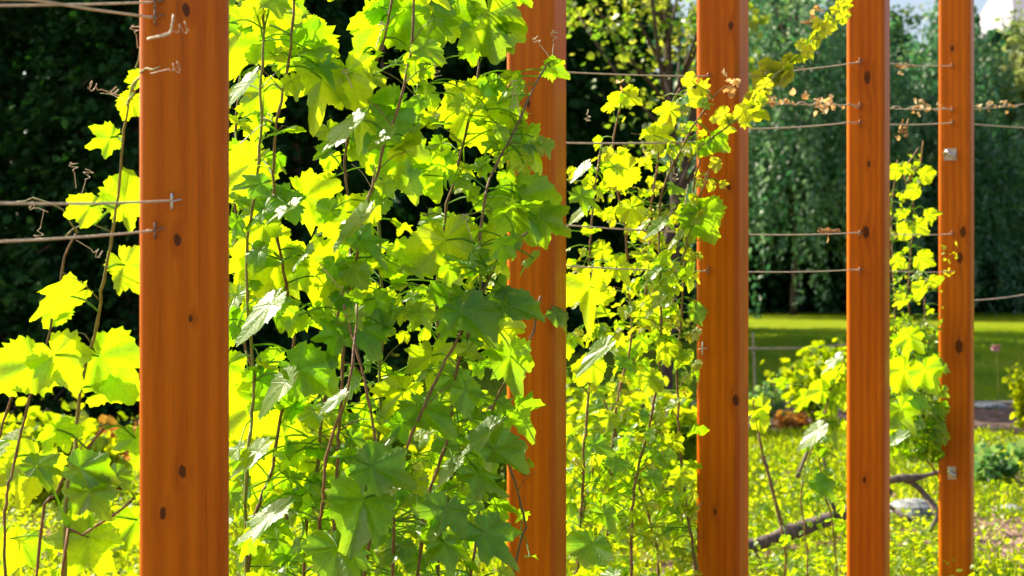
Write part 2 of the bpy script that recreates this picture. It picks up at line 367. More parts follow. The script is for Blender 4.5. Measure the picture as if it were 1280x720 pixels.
for i, (px, d, wpx, al) in enumerate(ROW):
    phi = math.degrees(math.atan((px-640)/F)); th = -(phi+al)
    wd = wpx*d/F/(math.cos(R(al))+math.sin(R(al))); c = P(px, HY, d); c[2] = 0
    o = thing('wooden_post', c, PL[i], 'post', 'orange wooden trellis posts')
    m = MB(); h = wd/2; b = .016; prof = []
    for cx, cy, a0 in ((h-b, -h+b, -90), (h-b, h-b, 0), (-h+b, h-b, 90), (-h+b, -h+b, 180)):
        for k in range(9):
            a = R(a0+k*11.25); prof.append((cx+b*math.cos(a), cy+b*math.sin(a)))
    prof = np.array(prof); n = len(prof); zs = np.linspace(0, 2.9, 30)
    V = np.concatenate([np.c_[prof*(1+.0*z), np.full(n, z)] for z in zs])
    cr, sr = math.cos(R(th)), math.sin(R(th))
    j = np.arange(n); k = (j+1) % n
    fs = [np.concatenate([np.stack([q*n+j, q*n+k, q*n+n+k, q*n+n+j], -1) for q in range(len(zs)-1)]), (j+(len(zs)-1)*n)[None, :], j[None, ::-1]]
    m.add(V, fs)
    kn = []
    for (kx, ky, ks) in KN[i]:
        q = P(kx, ky, d-h)-c; lx = q[0]*cr+q[1]*sr
        kn.append((lx, CZ-(ky-HY)/F*(d-h), ks/F*d*.56))
    body = m.build('post_body', post_mat('stained wood %d' % i, kn, i+1), None, attr=False)
    body.parent = o; body.rotation_euler = (0, 0, R(th))
    for p_ in body.data.polygons: p_.use_smooth = False
    posts.append((o, c, th, h, d))
def face_pt(i, px, py, out=.0):
    o, c, th, h, d = posts[i]; nrm = np.array([math.sin(R(th)), -math.cos(R(th)), 0])
    p0 = c+nrm*(h+out); ray = P(px, py, 1.0)-np.array([0, 0, CZ]); cam0 = np.array([0, 0, CZ])
    t = np.dot(p0-cam0, nrm)/np.dot(ray, nrm); return cam0+ray*t, nrm, unit(np.cross([0, 0, 1], nrm))
def staple(i, px, py, s=.011, mat='steel'):
    p, n, u = face_pt(i, px, py); m = MB(); up = np.array([0, 0, 1.])
    tube(m, spline([p-up*s-n*.004, p-up*s+n*.006, p+n*.009, p+up*s+n*.006, p+up*s-n*.004], .003), .0022, .0022, 8)
    tube(m, spline([p+n*.006-u*.012, p+n*.008, p+n*.006+u*.014+up*.003], .004), .0016, .0016, 6)
    m.build('staple', M[mat], posts[i][0])
def bracket(i, px, py, wv, hv, name):
    p, n, u = face_pt(i, px, py); up = np.array([0, 0, 1.]); m = MB(); rz = R(posts[i][2])
    box(m, p+n*.002, (wv, .004, hv), rz); b = m.build(name, M['steel'], posts[i][0], smooth=False)
    m = MB()
    for sx, sz in ((-.25, .28), (.22, -.25)):
        q = p+u*wv*sx+up*hv*sz; tube(m, np.array([q+n*.003, q+n*.010]), .008, .006, 10)
    m.build('screw', M['steel'], posts[i][0])
    m = MB(); tube(m, spline([p-u*wv*.5+n*.01, p-u*wv*.2+n*.03+up*.01, p+u*wv*.2+n*.03-up*.008, p+u*wv*.5+n*.01], .006), .006, .006, 8)
    m.build('hook', M['steel'], posts[i][0])
staple(0, 215, 252); staple(2, 879, 436, .018)
M['rust'] = simple('rusted steel', (.30, .17, .10), .6, .6, 300, .5)
for i_, x_, y_ in ((0, 194, 22), (0, 194, 288), (0, 194, 4), (2, 886, 96), (2, 886, 338), (3, 1075, 77), (3, 1075, 132), (3, 1075, 154), (3, 1075, 292), (3, 1075, 338), (4, 1190, 82), (4, 1190, 153), (4, 1190, 137), (4, 1190, 292)): staple(i_, x_, y_, .010, 'rust')
bracket(4, 1188, 193, .05, .05, 'bracket'); bracket(4, 1190, 591, .034, .055, 'hook_plate')

# ------------------------------------------------------------------ wires
def wire(pts, label, r=.0026, do=0.0):
    q = []
    for (px, py) in pts: q.append(P(px, py, D(px)+do))
    out = []
    for a, b in zip(q[:-1], q[1:]):
        n = max(2, int(np.linalg.norm(b-a)/.08)); 
        for k in range(n):
            t = k/n; p = a+(b-a)*t; p[2] -= .012*4*t*(1-t)*np.linalg.norm(b-a)*.5; out.append(p)
    out.append(q[-1]); m = MB(); tube(m, np.array(out), r, r, 7)
    return tag(m.build('trellis_wire', M['wire'], attr=False), label, 'wire', 'trellis wires between the posts')
FR = -.085
wire([(-500, 262), (0, 254), (213, 251)], 'trellis wire running in from the left edge to the staple on the nearest post', .0016, -.068)
wire([(-500, 316), (0, 302), (232, 284)], 'thin trellis wire below the stapled wire in the left opening', .0016)
wire([(671, 330), (904, 339), (1085, 336), (1195, 339)], 'thin trellis wire at eye height, lowest of those crossing above the lawn strip', .0020)
wire([(-400, -20), (40, -1), (178, 20), (232, 27)], 'sloping wire sagging into the top of the nearest post from the left', .0019)
wire([(671, 278), (903, 292), (1085, 290), (1195, 292)], 'trellis wire ending in a dry leaf, level with the lower knot of the fourth post', .0022)
wire([(-400, 3), (232, 1)], 'topmost level wire at the upper left corner', .0016)
wire([(671, 88), (903, 95), (1085, 76), (1195, 82)], 'uppermost trellis wire crossing in front of the tree with the dark trunk', .0022)
wire([(671, 178), (903, 176), (937, 161), (1062, 153), (1195, 153), (1420, 153)], 'long pale trellis wire carried across the right openings below the withered shoot', .0026)
wire([(903, 124), (1062, 131), (1174, 136), (1280, 130), (1420, 126)], 'thin wire carrying the withered vine shoot', .0018)
wire([(1195, 376), (1300, 364), (1420, 358)], 'rising wire right of the farthest post, just above the bright lawn strip', .0026)

# ------------------------------------------------------------------ grapevines
# 1: left of nearest post
v = Vine(P(60, 340, 2.6)*np.array([1, 1, 0]), 'sparse grapevine climbing left of the nearest post, against the dark hedge')
v.cane([(70, 1500, 2.6), (88, 760, 2.5), (100, 530, 2.5), (128, 400, 2.45), (150, 270, 2.4), (163, 120, 2.35), (176, 60, 2.3)], .0062, .0016, 'greencane')
v.cane([(40, 1500, 2.6), (6, 760, 2.5), (18, 570, 2.5), (58, 445, 2.5), (80, 340, 2.5), (95, 292, 2.5)], .004, .0018)
v.cane([(95, 292, 2.5), (70, 268, 2.5), (38, 258, 2.5), (20, 252, 2.5)], .002, .001, 'greencane')
v.cane([(95, 300, 2.5), (110, 280, 2.52), (140, 290, 2.55)], .0018, .001, 'greencane')
v.cane([(30, 1400, 2.45), (38, 725, 2.4), (72, 620, 2.4), (110, 560, 2.4), (130, 535, 2.4)], .0042, .002)
v.cane([(60, 1300, 2.35), (78, 716, 2.3), (105, 670, 2.3), (168, 622, 2.35)], .004, .002, 'cane')
v.cane([(-60, 1400, 2.6), (-20, 720, 2.6), (10, 520, 2.55), (34, 470, 2.5)], .004, .002)
v.cane([(160, 130, 2.3), (166, 105, 2.2), (178, 88, 2.05), (200, 84, 2.0)], .0022, .0012, 'greencane')
H = [(128, 176, 56, 2.4, 200, 'b'), (163, 132, 44, 2.36, 250, 'b'), (180, 100, 50, 2.3, 350, 's'), (102, 262, 60, 2.42, 200, 'b'), (158, 240, 78, 2.42, 80, 'b'), (160, 268, 60, 2.5, 280, 'b'),
     (70, 378, 96, 2.45, 190, 's'), (68, 392, 50, 2.5, 240, 'b'), (165, 345, 84, 2.46, 300, 'b'), (28, 462, 88, 2.45, 210, 'b'), (-8, 480, 80, 2.5, 250, 'b'), (78, 458, 92, 2.44, 300, 'b'), (136, 462, 112, 2.5, 300, 'b'),
     (150, 490, 96, 2.55, 320, 's'), (75, 545, 88, 2.4, 300, 's'), (40, 590, 96, 2.55, 250, 'b'), (115, 590, 90, 2.25, 350, 'd'), (120, 625, 90, 2.22, 290, 'd'), (60, 585, 86, 2.28, 10, 'd'), (100, 690, 120, 2.5, 240, 'b'),
     (170, 560, 70, 2.5, 270, 'b'), (20, 690, 80, 2.6, 240, 'b'), (5, 560, 70, 2.6, 230, 'g'), (165, 660, 70, 2.6, 240, 'b'), (150, 600, 60, 2.3, 300, 'd')]
for h in H: v.hero(*h)
v.fill(110, (.08, .12), .13, [(80, 200, 75, 95), (30, 330, 60, 60), (150, 420, 22, 18), (100, 520, 60, 12), (20, 515, 40, 14)], 0, .62, lim=lambda x, y, d: y > 430 and d > 2.3)
v.fill(70, (.05, .09), .13, [], 0, .5, lim=lambda x, y, d: y > 560 and d > 2.4)
for a, b in (((160, 130, 2.3), (-.6, -.1, .6)), ((150, 120, 2.3), (-1, 0, .35)), ((100, 250, 2.45), (.3, 0, 1)), ((95, 300, 2.5), (.5, 0, -.3)), ((60, 265, 2.5), (-1, 0, .4)), ((55, 262, 2.5), (-.2, 0, -1)), ((95, 235, 2.45), (-.1, 0, 1)), ((188, 92, 2.03), (.9, -.1, .2)), ((172, 60, 2.3), (-.1, 0, 1)), ((186, 48, 2.0), (1, 0, .3))):
    v.curl(P(*a), np.array(b, float), random.uniform(.05, .09), .0008)
mb_ = MB(); tube(mb_, spline([P(176, 60, 2.25), P(183, 50, 2.1), P(196, 46, 2.0), P(212, 42, 2.0), P(217, 18, 2.0)], .008), .0028, .0016, 6); mb_.build('tendril', M['wire'], v.o)
v.finish()

# 2: the big one
v = Vine(P(460, 340, 3.0)*np.array([1, 1, 0]), 'dense tall grapevine filling the opening between the nearest post and the half hidden one')
CN = [[(300, 1400, 3.0), (318, 760, 2.8), (350, 560, 2.8), (372, 420, 2.8), (350, 300, 2.75), (345, 180, 2.7), (362, 60, 2.7), (370, -80, 2.7)],
      [(320, 1400, 3.0), (310, 700, 2.7), (318, 470, 2.7), (312, 320, 2.7), (326, 150, 2.65), (330, 0, 2.65), (332, -90, 2.65)],
      [(380, 1400, 3.0), (392, 720, 2.9), (408, 600, 2.9), (430, 420, 2.9), (448, 300, 2.9), (440, 190, 2.9), (478, 50, 2.85), (495, -60, 2.85)],
      [(400, 1400, 3.0), (415, 700, 2.75), (425, 520, 2.75), (440, 380, 2.75), (470, 230, 2.7), (510, 90, 2.7), (520, -80, 2.7)],
      [(430, 1400, 3.0), (450, 720, 3.0), (470, 560, 3.0), (480, 400, 3.0), (478, 250, 3.0), (520, 120, 3.0), (545, -80, 3.0)],
      [(480, 1400, 3.0), (516, 760, 2.8), (530, 640, 2.8), (560, 540, 2.8), (575, 440, 2.8), (600, 370, 2.8), (602, 290, 2.85), (610, 220, 2.9), (650, 140, 3.0), (690, 72, 3.1)],
      [(500, 1400, 3.0), (548, 720, 3.1), (566, 560, 3.1), (545, 400, 3.1), (553, 290, 3.1), (580, 170, 3.05), (597, 80, 3.05), (607, -60, 3.05)],
      [(520, 1400, 3.0), (590, 720, 3.0), (610, 560, 3.0), (640, 470, 3.0), (668, 420, 3.1), (676, 370, 3.1)],
      [(460, 1400, 3.0), (500, 740, 2.6), (480, 590, 2.6), (455, 470, 2.6), (430, 380, 2.65)],
      [(350, 1400, 3.0), (360, 720, 3.1), (345, 560, 3.1), (300, 400, 3.1), (292, 250, 3.05), (300, 90, 3.0), (305, -60, 3.0)],
      [(440, 1400, 3.0), (455, 740, 2.65), (505, 560, 2.65), (560, 440, 2.7), (620, 330, 2.75), (660, 290, 2.8)],
      [(550, 1400, 3.0), (640, 740, 3.05), (655, 640, 3.05), (620, 520, 3.0)]]
CN += [[(420, 1400, 2.6), (398, 740, 2.55), (405, 600, 2.5), (436, 470, 2.5), (446, 380, 2.55)]]
for i, c in enumerate(CN): v.cane(c, .0046, .0022, 'greencane' if i in (1, 4) else 'cane')
v.cane([(448, 310, 2.8), (460, 250, 2.75), (467, 205, 2.7)], .0018, .001, 'wire')
v.cane([(530, 271, 2.9), (570, 272, 2.9), (640, 268, 2.95), (690, 262, 3.0)], .0018, .0012, 'greencane')
HB = [(480, 620, 70, 2.6, 225, 'g'), (415, 505, 60, 2.5, 215, 'g'), (660, 330, 50, 2.7, 225, 'g'), (475, 175, 60, 2.6, 215, 'g'), (300, 55, 110, 2.75, 250, 'b', .95), (340, 30, 100, 2.8, 300, 'b', .85), (330, 130, 80, 2.8, 270, 'b', .7), (310, 215, 90, 2.8, 240, 'b', .9), (398, 118, 104, 2.78, 260, 'b', 1), (440, 105, 80, 2.8, 290, 'b', .9),
      (390, 62, 96, 2.82, 330, 's', .3), (405, 90, 72, 2.75, 290, 'd'), (365, 30, 110, 2.9, 340, 'd'), (460, 45, 100, 2.9, 220, 's', .5), (520, 30, 112, 2.95, 290, 'b', .4), (560, 18, 90, 3.0, 270, 'b', .5),
      (615, 40, 110, 3.0, 280, 'b', .6), (600, 150, 120, 3.05, 300, 'b', .8), (625, 150, 84, 3.1, 290, 'b', .5), (508, 210, 110, 2.95, 290, 'b', .7), (470, 190, 80, 2.95, 260, 'b', .6), (540, 225, 88, 3.0, 300, 's', .5),
      (480, 140, 78, 2.8, 200, 's', .2), (500, 155, 110, 2.75, 330, 'd'), (660, 190, 76, 3.05, 300, 'b', .5), (695, 88, 46, 3.1, 330, 'b', .3), (655, 265, 110, 2.95, 290, 'b', .4), (690, 280, 70, 2.95, 330, 'b', .4), (560, 320, 104, 2.85, 280, 'b', 1), (610, 320, 100, 2.9, 310, 'b', .85),
      (340, 250, 110, 2.7, 200, 'd'), (400, 255, 100, 2.8, 330, 'b', .8), (440, 280, 90, 2.85, 300, 'b', .8), (460, 310, 100, 2.65, 300, 'd'), (340, 340, 100, 2.8, 250, 'b', .9), (390, 340, 96, 2.8, 280, 'b', .9), (305, 340, 84, 2.8, 250, 'b', .95), (420, 350, 80, 2.75, 250, 'b', .95), (318, 290, 78, 2.7, 220, 'b', .8),
      (510, 330, 96, 2.9, 320, 's', .5), (590, 400, 110, 2.65, 300, 'd'), (560, 385, 96, 2.7, 250, 'd'), (650, 385, 90, 2.7, 0, 'd'), (625, 420, 80, 3.0, 300, 'b', .9), (540, 460, 84, 2.9, 270, 'b', .8), (495, 500, 90, 3.0, 230, 'b', .9), (580, 480, 100, 2.8, 330, 'd'), (540, 520, 110, 2.7, 300, 'd'),
      (420, 430, 100, 2.7, 260, 'd'), (460, 420, 90, 2.65, 280, 'd'), (390, 470, 110, 2.65, 330, 'd'), (480, 590, 110, 2.5, 330, 'd'), (450, 640, 140, 2.5, 250, 'd'), (550, 650, 100, 2.5, 250, 'd'), (620, 680, 120, 2.55, 300, 'd'), (430, 700, 130, 2.45, 270, 'd'), (630, 570, 100, 2.75, 310, 'd'), (610, 600, 96, 2.7, 300, 'd'), (560, 690, 90, 2.5, 270, 'd'), (650, 520, 86, 2.9, 300, 's', .3), (640, 460, 84, 2.9, 280, 'b', .5),
      (428, 165, 100, 2.6, 228, 'g'), (300, 115, 84, 2.6, 235, 'g'), (440, 285, 90, 2.62, 225, 'g'), (325, 395, 100, 2.62, 238, 'g'), (345, 490, 92, 2.6, 220, 'g'), (310, 575, 84, 2.6, 225, 'g'), (325, 655, 110, 2.55, 222, 'g'), (598, 548, 90, 2.7, 228, 'g'), (352, 265, 64, 2.6, 200, 'g'), (560, 590, 60, 2.7, 235, 'g'),
      (310, 520, 88, 2.8, 240, 'b', .95), (350, 560, 88, 2.9, 250, 'b', .9), (330, 690, 96, 2.8, 250, 'b', .9), (330, 610, 90, 2.9, 250, 'b', .9), (380, 580, 70, 2.9, 270, 'b', .8)]
for h in HB: v.hero(*h)
G2 = [(378, 190, 34, 42), (570, 92, 26, 34), (480, 68, 34, 20), (440, 62, 22, 16), (330, 425, 36, 36), (560, 262, 48, 24), (600, 98, 40, 14), (440, 228, 30, 26), (590, 185, 26, 16), (660, 480, 20, 60), (505, 235, 14, 18),
      (690, 460, 45, 260), (540, 355, 30, 14), (700, 160, 34, 60), (335, 60, 14, 8)]
inside = lambda x, y, d: 282 < x < (690 if 170 < y < 400 else 668) and d < 3.42 and d > 2.4
v.fill(190, (.055, .105), .10, G2, .45, 1, lim=lambda x, y, d: inside(x, y, d) and y < 420)
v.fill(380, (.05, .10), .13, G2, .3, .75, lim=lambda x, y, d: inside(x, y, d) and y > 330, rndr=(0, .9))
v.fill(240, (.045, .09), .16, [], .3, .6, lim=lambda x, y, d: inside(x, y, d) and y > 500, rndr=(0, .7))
v.fill(420, (.035, .075), .16, G2, .3, .8, lim=lambda x, y, d: inside(x, y, d) and y > 290 and d > 2.95, rndr=(.2, 1))
v.fill(160, (.04, .08), .14, G2, .5, 1, lim=lambda x, y, d: inside(x, y, d) and y < 330 and d > 2.9, rndr=(.2, .9))
for a, b in (((440, 110, 2.75), (-.4, 0, 1)), ((540, 60, 2.9), (.2, 0, -1)), ((470, 60, 2.8), (.3, 0, 1)), ((300, 180, 2.6), (1, 0, .9)), ((590, 300, 2.8), (-.3, 0, 1)), ((560, 360, 2.8), (.2, 0, -1)), ((650, 145, 2.95), (-.2, 0, 1)), ((690, 75, 3.1), (-.7, 0, .9)), ((690, 75, 3.1), (.1, 0, 1)), ((625, 340, 2.8), (.4, 0, -1)), ((400, 330, 2.7), (.5, 0, -.6)), ((640, 110, 3.0), (.05, 0, -1))):
    v.curl(P(*a), np.array(b, float), random.uniform(.06, .12), .0013)
v.finish()

# 3: between second and third posts
v = Vine(P(790, 340, 4.1)*np.array([1, 1, 0]), 'light leafed grapevine with pale young shoots between the second and third posts')
CN = [[(780, 1100, 4.1), (790, 740, 4.0), (800, 610, 4.0), (822, 510, 4.0), (830, 440, 3.95), (826, 330, 3.9), (830, 240, 3.9), (862, 170, 3.85), (885, 130, 3.8)],
      [(870, 1100, 4.1), (868, 740, 4.0), (855, 640, 4.0), (845, 560, 4.0), (843, 480, 4.0), (850, 360, 4.0), (862, 250, 4.0), (875, 200, 3.95)],
      [(760, 1100, 4.2), (752, 740, 4.2), (770, 520, 4.2), (790, 420, 4.2), (780, 300, 4.15), (765, 200, 4.1), (775, 130, 4.1)],
      [(730, 1100, 4.1), (726, 740, 3.95), (735, 560, 3.95), (745, 430, 3.95), (738, 330, 3.9), (745, 230, 3.9), (752, 180, 3.9)],
      [(700, 1100, 4.3), (715, 740, 4.3), (750, 560, 4.3), (800, 400, 4.3), (812, 260, 4.3), (830, 150, 4.3), (850, 110, 4.3)],
      [(820, 1100, 4.3), (830, 740, 4.3), (815, 640, 4.3), (770, 540, 4.3), (740, 440, 4.3)]]
for c in CN: v.cane(c, .0055, .0024, 'cane')
v.cane([(852, 330, 3.9), (866, 260, 3.85), (884, 215, 3.82)], .003, .002, 'greencane')
G3 = [(730, 175, 16, 60), (785, 175, 24, 26), (795, 165, 20, 40), (845, 230, 30, 14), (775, 305, 22, 18), (740, 330, 14, 14), (865, 410, 16, 14), (862, 520, 18, 22), (730, 110, 60, 24), (860, 215, 12, 22), (795, 352, 14, 8), (750, 385, 12, 10)]
HB = [(736, 375, 96, 3.8, 270, 'b', .95), (776, 340, 72, 3.85, 300, 'b', .9), (750, 320, 62, 3.9, 250, 'b', .8), (790, 268, 66, 3.9, 280, 'b', .9), (775, 218, 80, 3.95, 210, 'b', .95), (765, 130, 60, 4.0, 190, 's', .9), (790, 122, 50, 4.0, 330, 'b', .9), (832, 145, 64, 4.0, 230, 'b', .95), (826, 172, 70, 3.95, 340, 'b', .9),
      (880, 275, 76, 3.85, 300, 'b', .35), (868, 290, 50, 3.9, 250, 'b', .4), (898, 178, 54, 3.82, 320, 'b', .3), (882, 185, 40, 3.85, 250, 'b', .6), (735, 465, 62, 3.85, 240, 'b', .9), (812, 480, 56, 3.9, 260, 'b', .8), (785, 455, 60, 3.8, 0, 'd'), (745, 445, 80, 3.7, 228, 'g'), (775, 580, 64, 3.8, 300, 'd'), (750, 560, 70, 3.8, 330, 'd'), (816, 600, 60, 3.8, 280, 'd'),
      (805, 522, 40, 3.8, 300, 'd'), (820, 285, 66, 3.8, 225, 'g'), (815, 345, 60, 3.8, 230, 'g'), (845, 300, 50, 3.8, 235, 'g'), (725, 215, 60, 3.8, 225, 'g'), (820, 380, 50, 3.8, 230, 'g'), (722, 270, 60, 3.8, 225, 'g'), (735, 250, 70, 3.8, 330, 'd'), (760, 650, 80, 3.8, 280, 'd'), (735, 690, 90, 3.75, 250, 'd'), (850, 600, 60, 3.9, 270, 'b', .9), (840, 560, 70, 4.0, 260, 'b', 1), (700, 395, 60, 3.5, 300, 'd')]
for h in HB: v.hero(h[0], h[1], h[2]*(.95 if h[0] in (736, 880, 745, 735) else .72), *h[3:])
in3 = lambda x, y, d: 700 < x < 880 and d > 3.72 and d < 4.6
v.fill(330, (.035, .075), .08, G3, .35, 1, lim=lambda x, y, d: in3(x, y, d) and 95 < y < 430 and (y > 195 or x > 745), young=.6, rndr=(.5, 1))
v.fill(260, (.055, .105), .12, G3, .35, .85, lim=lambda x, y, d: in3(x, y, d) and y > 330, rndr=(.4, 1), young=.35)
v.fill(150, (.06, .10), .12, [], .2, .6, lim=lambda x, y, d: in3(x, y, d) and y > 400, rndr=(.2, .9))
v.fill(160, (.04, .08), .14, [], .2, .6, lim=lambda x, y, d: in3(x, y, d) and y > 480, rndr=(.3, 1), young=.3)
# leaves over the third post and the long pale shoot reaching right
sh = v.cane([(862, 200, 3.85), (880, 180, 3.82), (905, 160, 3.8), (938, 135, 3.85), (968, 95, 4.0), (1000, 62, 4.1), (1030, 30, 4.25), (1050, 10, 4.35), (1062, -10, 4.4)], .0028, .0012, 'greencane')
sh2 = v.cane([(885, 130, 3.8), (898, 116, 3.8), (915, 112, 3.82), (925, 118, 3.82)], .0020, .001, 'dry')
sh3 = v.cane([(872, 245, 3.84), (885, 215, 3.82), (892, 195, 3.82)], .002, .0015, 'dry')
for i in range(84):
    t = random.random(); c = sh[int((.15+.85*t)*(len(sh)-1))]; s = random.uniform(.012, .030)*(1.25-.5*t)
    b = c+rng.normal(0, .012, 3); put_leaf(v.ym, b, unit(np.array([-.2, .8, .3])+rng.normal(0, .35, 3)), rng.normal(0, 1, 3)+np.array([.3, 0, 0]), s, random.uniform(.4, 1)); petiole(v.pm, c, b, .0012)
for (px, py, s, a) in ((965, 88, 34, 220), (978, 96, 40, 270), (955, 80, 28, 160), (940, 128, 36, 250), (925, 142, 34, 200), (1008, 62, 30, 130), (1020, 28, 26, 160), (1035, 35, 28, 20), (900, 145, 38, 200), (870, 120, 34, 150), (860, 100, 30, 170), (880, 105, 30, 60), (893, 205, 26, 200), (905, 230, 20, 0), (888, 232, 20, 180), (950, 100, 34, 240)):
    v.hero(px, py, s*.85, 3.8 if px < 935 else 4.0, a, 'b', random.uniform(.6, 1), young=True)
dm = MB()
for (px, py, d) in ((905, 98, 3.8), (915, 110, 3.82), (922, 100, 3.82), (918, 120, 3.82), (893, 120, 3.8), (1015, 18, 4.2), (1026, 12, 4.2), (1008, 26, 4.2), (775, 105, 4.0)):
    for k in range(2): put_leaf(dm, P(px, py, d)+rng.normal(0, .008, 3), rng.normal(0, 1, 3), rng.normal(0, 1, 3), random.uniform(.010, .02), random.random(), False, .8)
dm.build('withered_leaves', M['dry'], v.o)
for a, b in (((800, 170, 3.95), (.3, 0, -1)), ((838, 190, 3.95), (.2, 0, -1)), ((860, 230, 3.9), (-.15, 0, -1)), ((770, 190, 4.0), (-.4, 0, -1)), ((985, 80, 4.05), (.8, 0, -.3)), ((735, 120, 4.0), (0, 0, -1))):
    v.curl(P(*a), np.array(b, float), random.uniform(.08, .14), .0015)
v.finish()

# 4: between the fourth and fifth posts
v = Vine(P(1140, 340, 5.7)*np.array([1, 1, 0]), 'grapevine with tiers of small bright leaves between the two right hand posts')
CN = [[(1196, 900, 6.3), (1194, 660, 6.25), (1176, 575, 6.0), (1150, 520, 5.8), (1136, 360, 5.65), (1140, 260, 5.6), (1130, 215, 5.6), (1148, 185, 5.6)],
      [(1200, 900, 6.3), (1190, 640, 6.25), (1150, 560, 6.0), (1126, 500, 5.8), (1118, 300, 5.8), (1122, 200, 5.8)],
      [(1198, 900, 6.3), (1186, 600, 6.2), (1164, 520, 5.9), (1158, 420, 5.9), (1150, 330, 5.9)]]
for c in CN: v.cane(c, .0055, .0025, 'cane')
tip_ = v.cane([(1136, 225, 5.6), (1150, 200, 5.6), (1154, 176, 5.6)], .004, .002, 'dry')
G4 = [(1125, 235, 22, 12), (1160, 200, 14, 10), (1150, 262, 40, 7), (1120, 310, 14, 12), (1165, 345, 14, 14), (1140, 390, 24, 7), (1160, 250, 18, 14), (1140, 308, 8, 22)]
in4 = lambda x, y, d: 1104 < x < 1180
v.fill(170, (.02, .05), .085, G4, .3, 1, lim=lambda x, y, d: in4(x, y, d) and 190 < y < 420, young=.5, rndr=(.5, 1))
v.fill(400, (.04, .085), .16, [], .2, .75, lim=lambda x, y, d: in4(x, y, d) and 395 < y < 575, rndr=(.2, 1))
for h in [(1118, 216, 34, 5.5, 220, 'b', 1), (1135, 212, 30, 5.5, 330, 'b', 1), (1160, 218, 36, 5.5, 10, 'b', 1), (1140, 240, 38, 5.5, 200, 'b', 1), (1125, 268, 30, 5.5, 200, 'b', .8), (1150, 285, 40, 5.5, 330, 'b', .9), (1130, 290, 40, 5.5, 240, 'b', .9), (1165, 268, 34, 5.4, 20, 'b', .9), (1155, 325, 44, 5.4, 330, 'b', .9), (1120, 330, 40, 5.5, 250, 'b', .9), (1170, 350, 32, 5.4, 20, 'b', .9), (1150, 365, 46, 5.5, 240, 'b', .9), (1125, 378, 40, 5.5, 200, 'b', .9), (1145, 345, 36, 5.4, 228, 'g')]: v.hero(h[0], h[1], h[2]*.72, *h[3:])
for h in [
          (1135, 430, 56, 5.5, 260, 'b', .7), (1160, 470, 60, 5.4, 300, 'b', .6), (1125, 470, 56, 5.5, 250, 'b', .8), (1150, 500, 54, 5.4, 290, 'd'), (1130, 520, 56, 5.4, 300, 'b', .6), (1126, 545, 40, 5.3, 20, 'g')]: v.hero(*h)
for k in range(16):
    q = P(random.uniform(1178, 1196), random.uniform(300, 345), 5.85); put_leaf(v.ym, q, rng.normal(0, 1, 3), rng.normal(0, 1, 3), random.uniform(.008, .018), 1)
v.finish()

# 5: low young vine at the lower middle right
v = Vine(P(990, 340, 5.4)*np.array([1, 1, 0]), 'low sparse grapevine growing up between the third and fourth posts, beside the old branch')
v.cane([(985, 900, 5.6), (978, 700, 5.5), (962, 620, 5.4), (948, 560, 5.4), (942, 500, 5.4)], .0048, .0025)
v.cane([(1000, 900, 5.6), (1008, 720, 5.6), (1000, 620, 5.6), (1012, 560, 5.6), (1040, 480, 5.6)], .004, .0022)
v.cane([(1040, 900, 5.6), (1046, 700, 5.6), (1030, 600, 5.6), (1030, 530, 5.6), (1056, 450, 5.6)], .004, .0022)
for h in [(945, 512, 44, 5.4, 200, 'b', .9), (950, 528, 36, 5.4, 280, 'b', .9), (1040, 470, 52, 5.6, 240, 'b', .9), (1052, 500, 44, 5.6, 290, 'b', .9), (1022, 490, 36, 5.6, 200, 'b', .8), (1015, 545, 56, 5.4, 215, 'g'), (1040, 455, 44, 5.5, 215, 'g'), (1030, 610, 50, 5.5, 300, 'd'), (1000, 500, 34, 5.7, 180, 'b', .6), (1045, 540, 44, 5.6, 260, 'b', .9), (975, 478, 26, 5.7, 150, 'b', .4)]: v.hero(*h)
v.fill(60, (.03, .07), .10, [(990, 470, 34, 30)], .4, .9, lim=lambda x, y, d: 937 < x < 1062 and y > 560, rndr=(.4, 1))
v.fill(34, (.03, .07), .07, [(985, 450, 38, 40)], .6, 1, lim=lambda x, y, d: 1012 < x < 1062 and 420 < y < 580, rndr=(.4, 1), canes=v.canes[1:])
v.finish()

# withered shoot on thin wire
m = MB(); t = thing('withered_vine_shoot', P(1000, 128, D(1000)), 'withered brown vine shoot with curled dry leaves clinging to a thin wire on the right', 'dry shoot')
pts = []
for i in range(90):
    px = 938+i*4.4; py = np.interp(px, [903, 1062, 1174, 1280, 1420], [124, 131, 136, 130, 126]); p = P(px, py+1, D(px)); p += np.array([0, math.cos(i*1.4), math.sin(i*1.4)])*.006; pts.append(p)
tube(m, spline(pts, .02), .0022, .0016, 6, rough=.08); m.build('stem', M['wire'], t)
m = MB()
for (px, n_) in ((945, 3), (962, 5), (975, 3), (992, 3), (1022, 6), (1036, 7), (1045, 3), (1143, 4), (1152, 7), (1158, 4), (1175, 2), (1243, 5), (1258, 5), (1265, 3), (1225, 2)):
    for k in range(n_):
        py = np.interp(px, [903, 1062, 1174, 1280], [124, 131, 136, 130]); put_leaf(m, P(px, py, D(px)-.01)+rng.normal(0, .014, 3), rng.normal(0, 1, 3), rng.normal(0, 1, 3), random.uniform(.008, .017), random.random(), False, .9)
m.build('withered_leaves', M['dry'], t)
DT = [((1050, 289), (-.9, 0, -.25), 'dry curled tendril hooked on the lower wire beside the fourth post'), ((1140, 84), (-1, 0, .1), 'dry forked tendril hanging high between the two right hand posts'), ((1133, 152), (-.4, 0, -1), 'pale dry tendril wrapped on the long wire between the two right hand posts')]
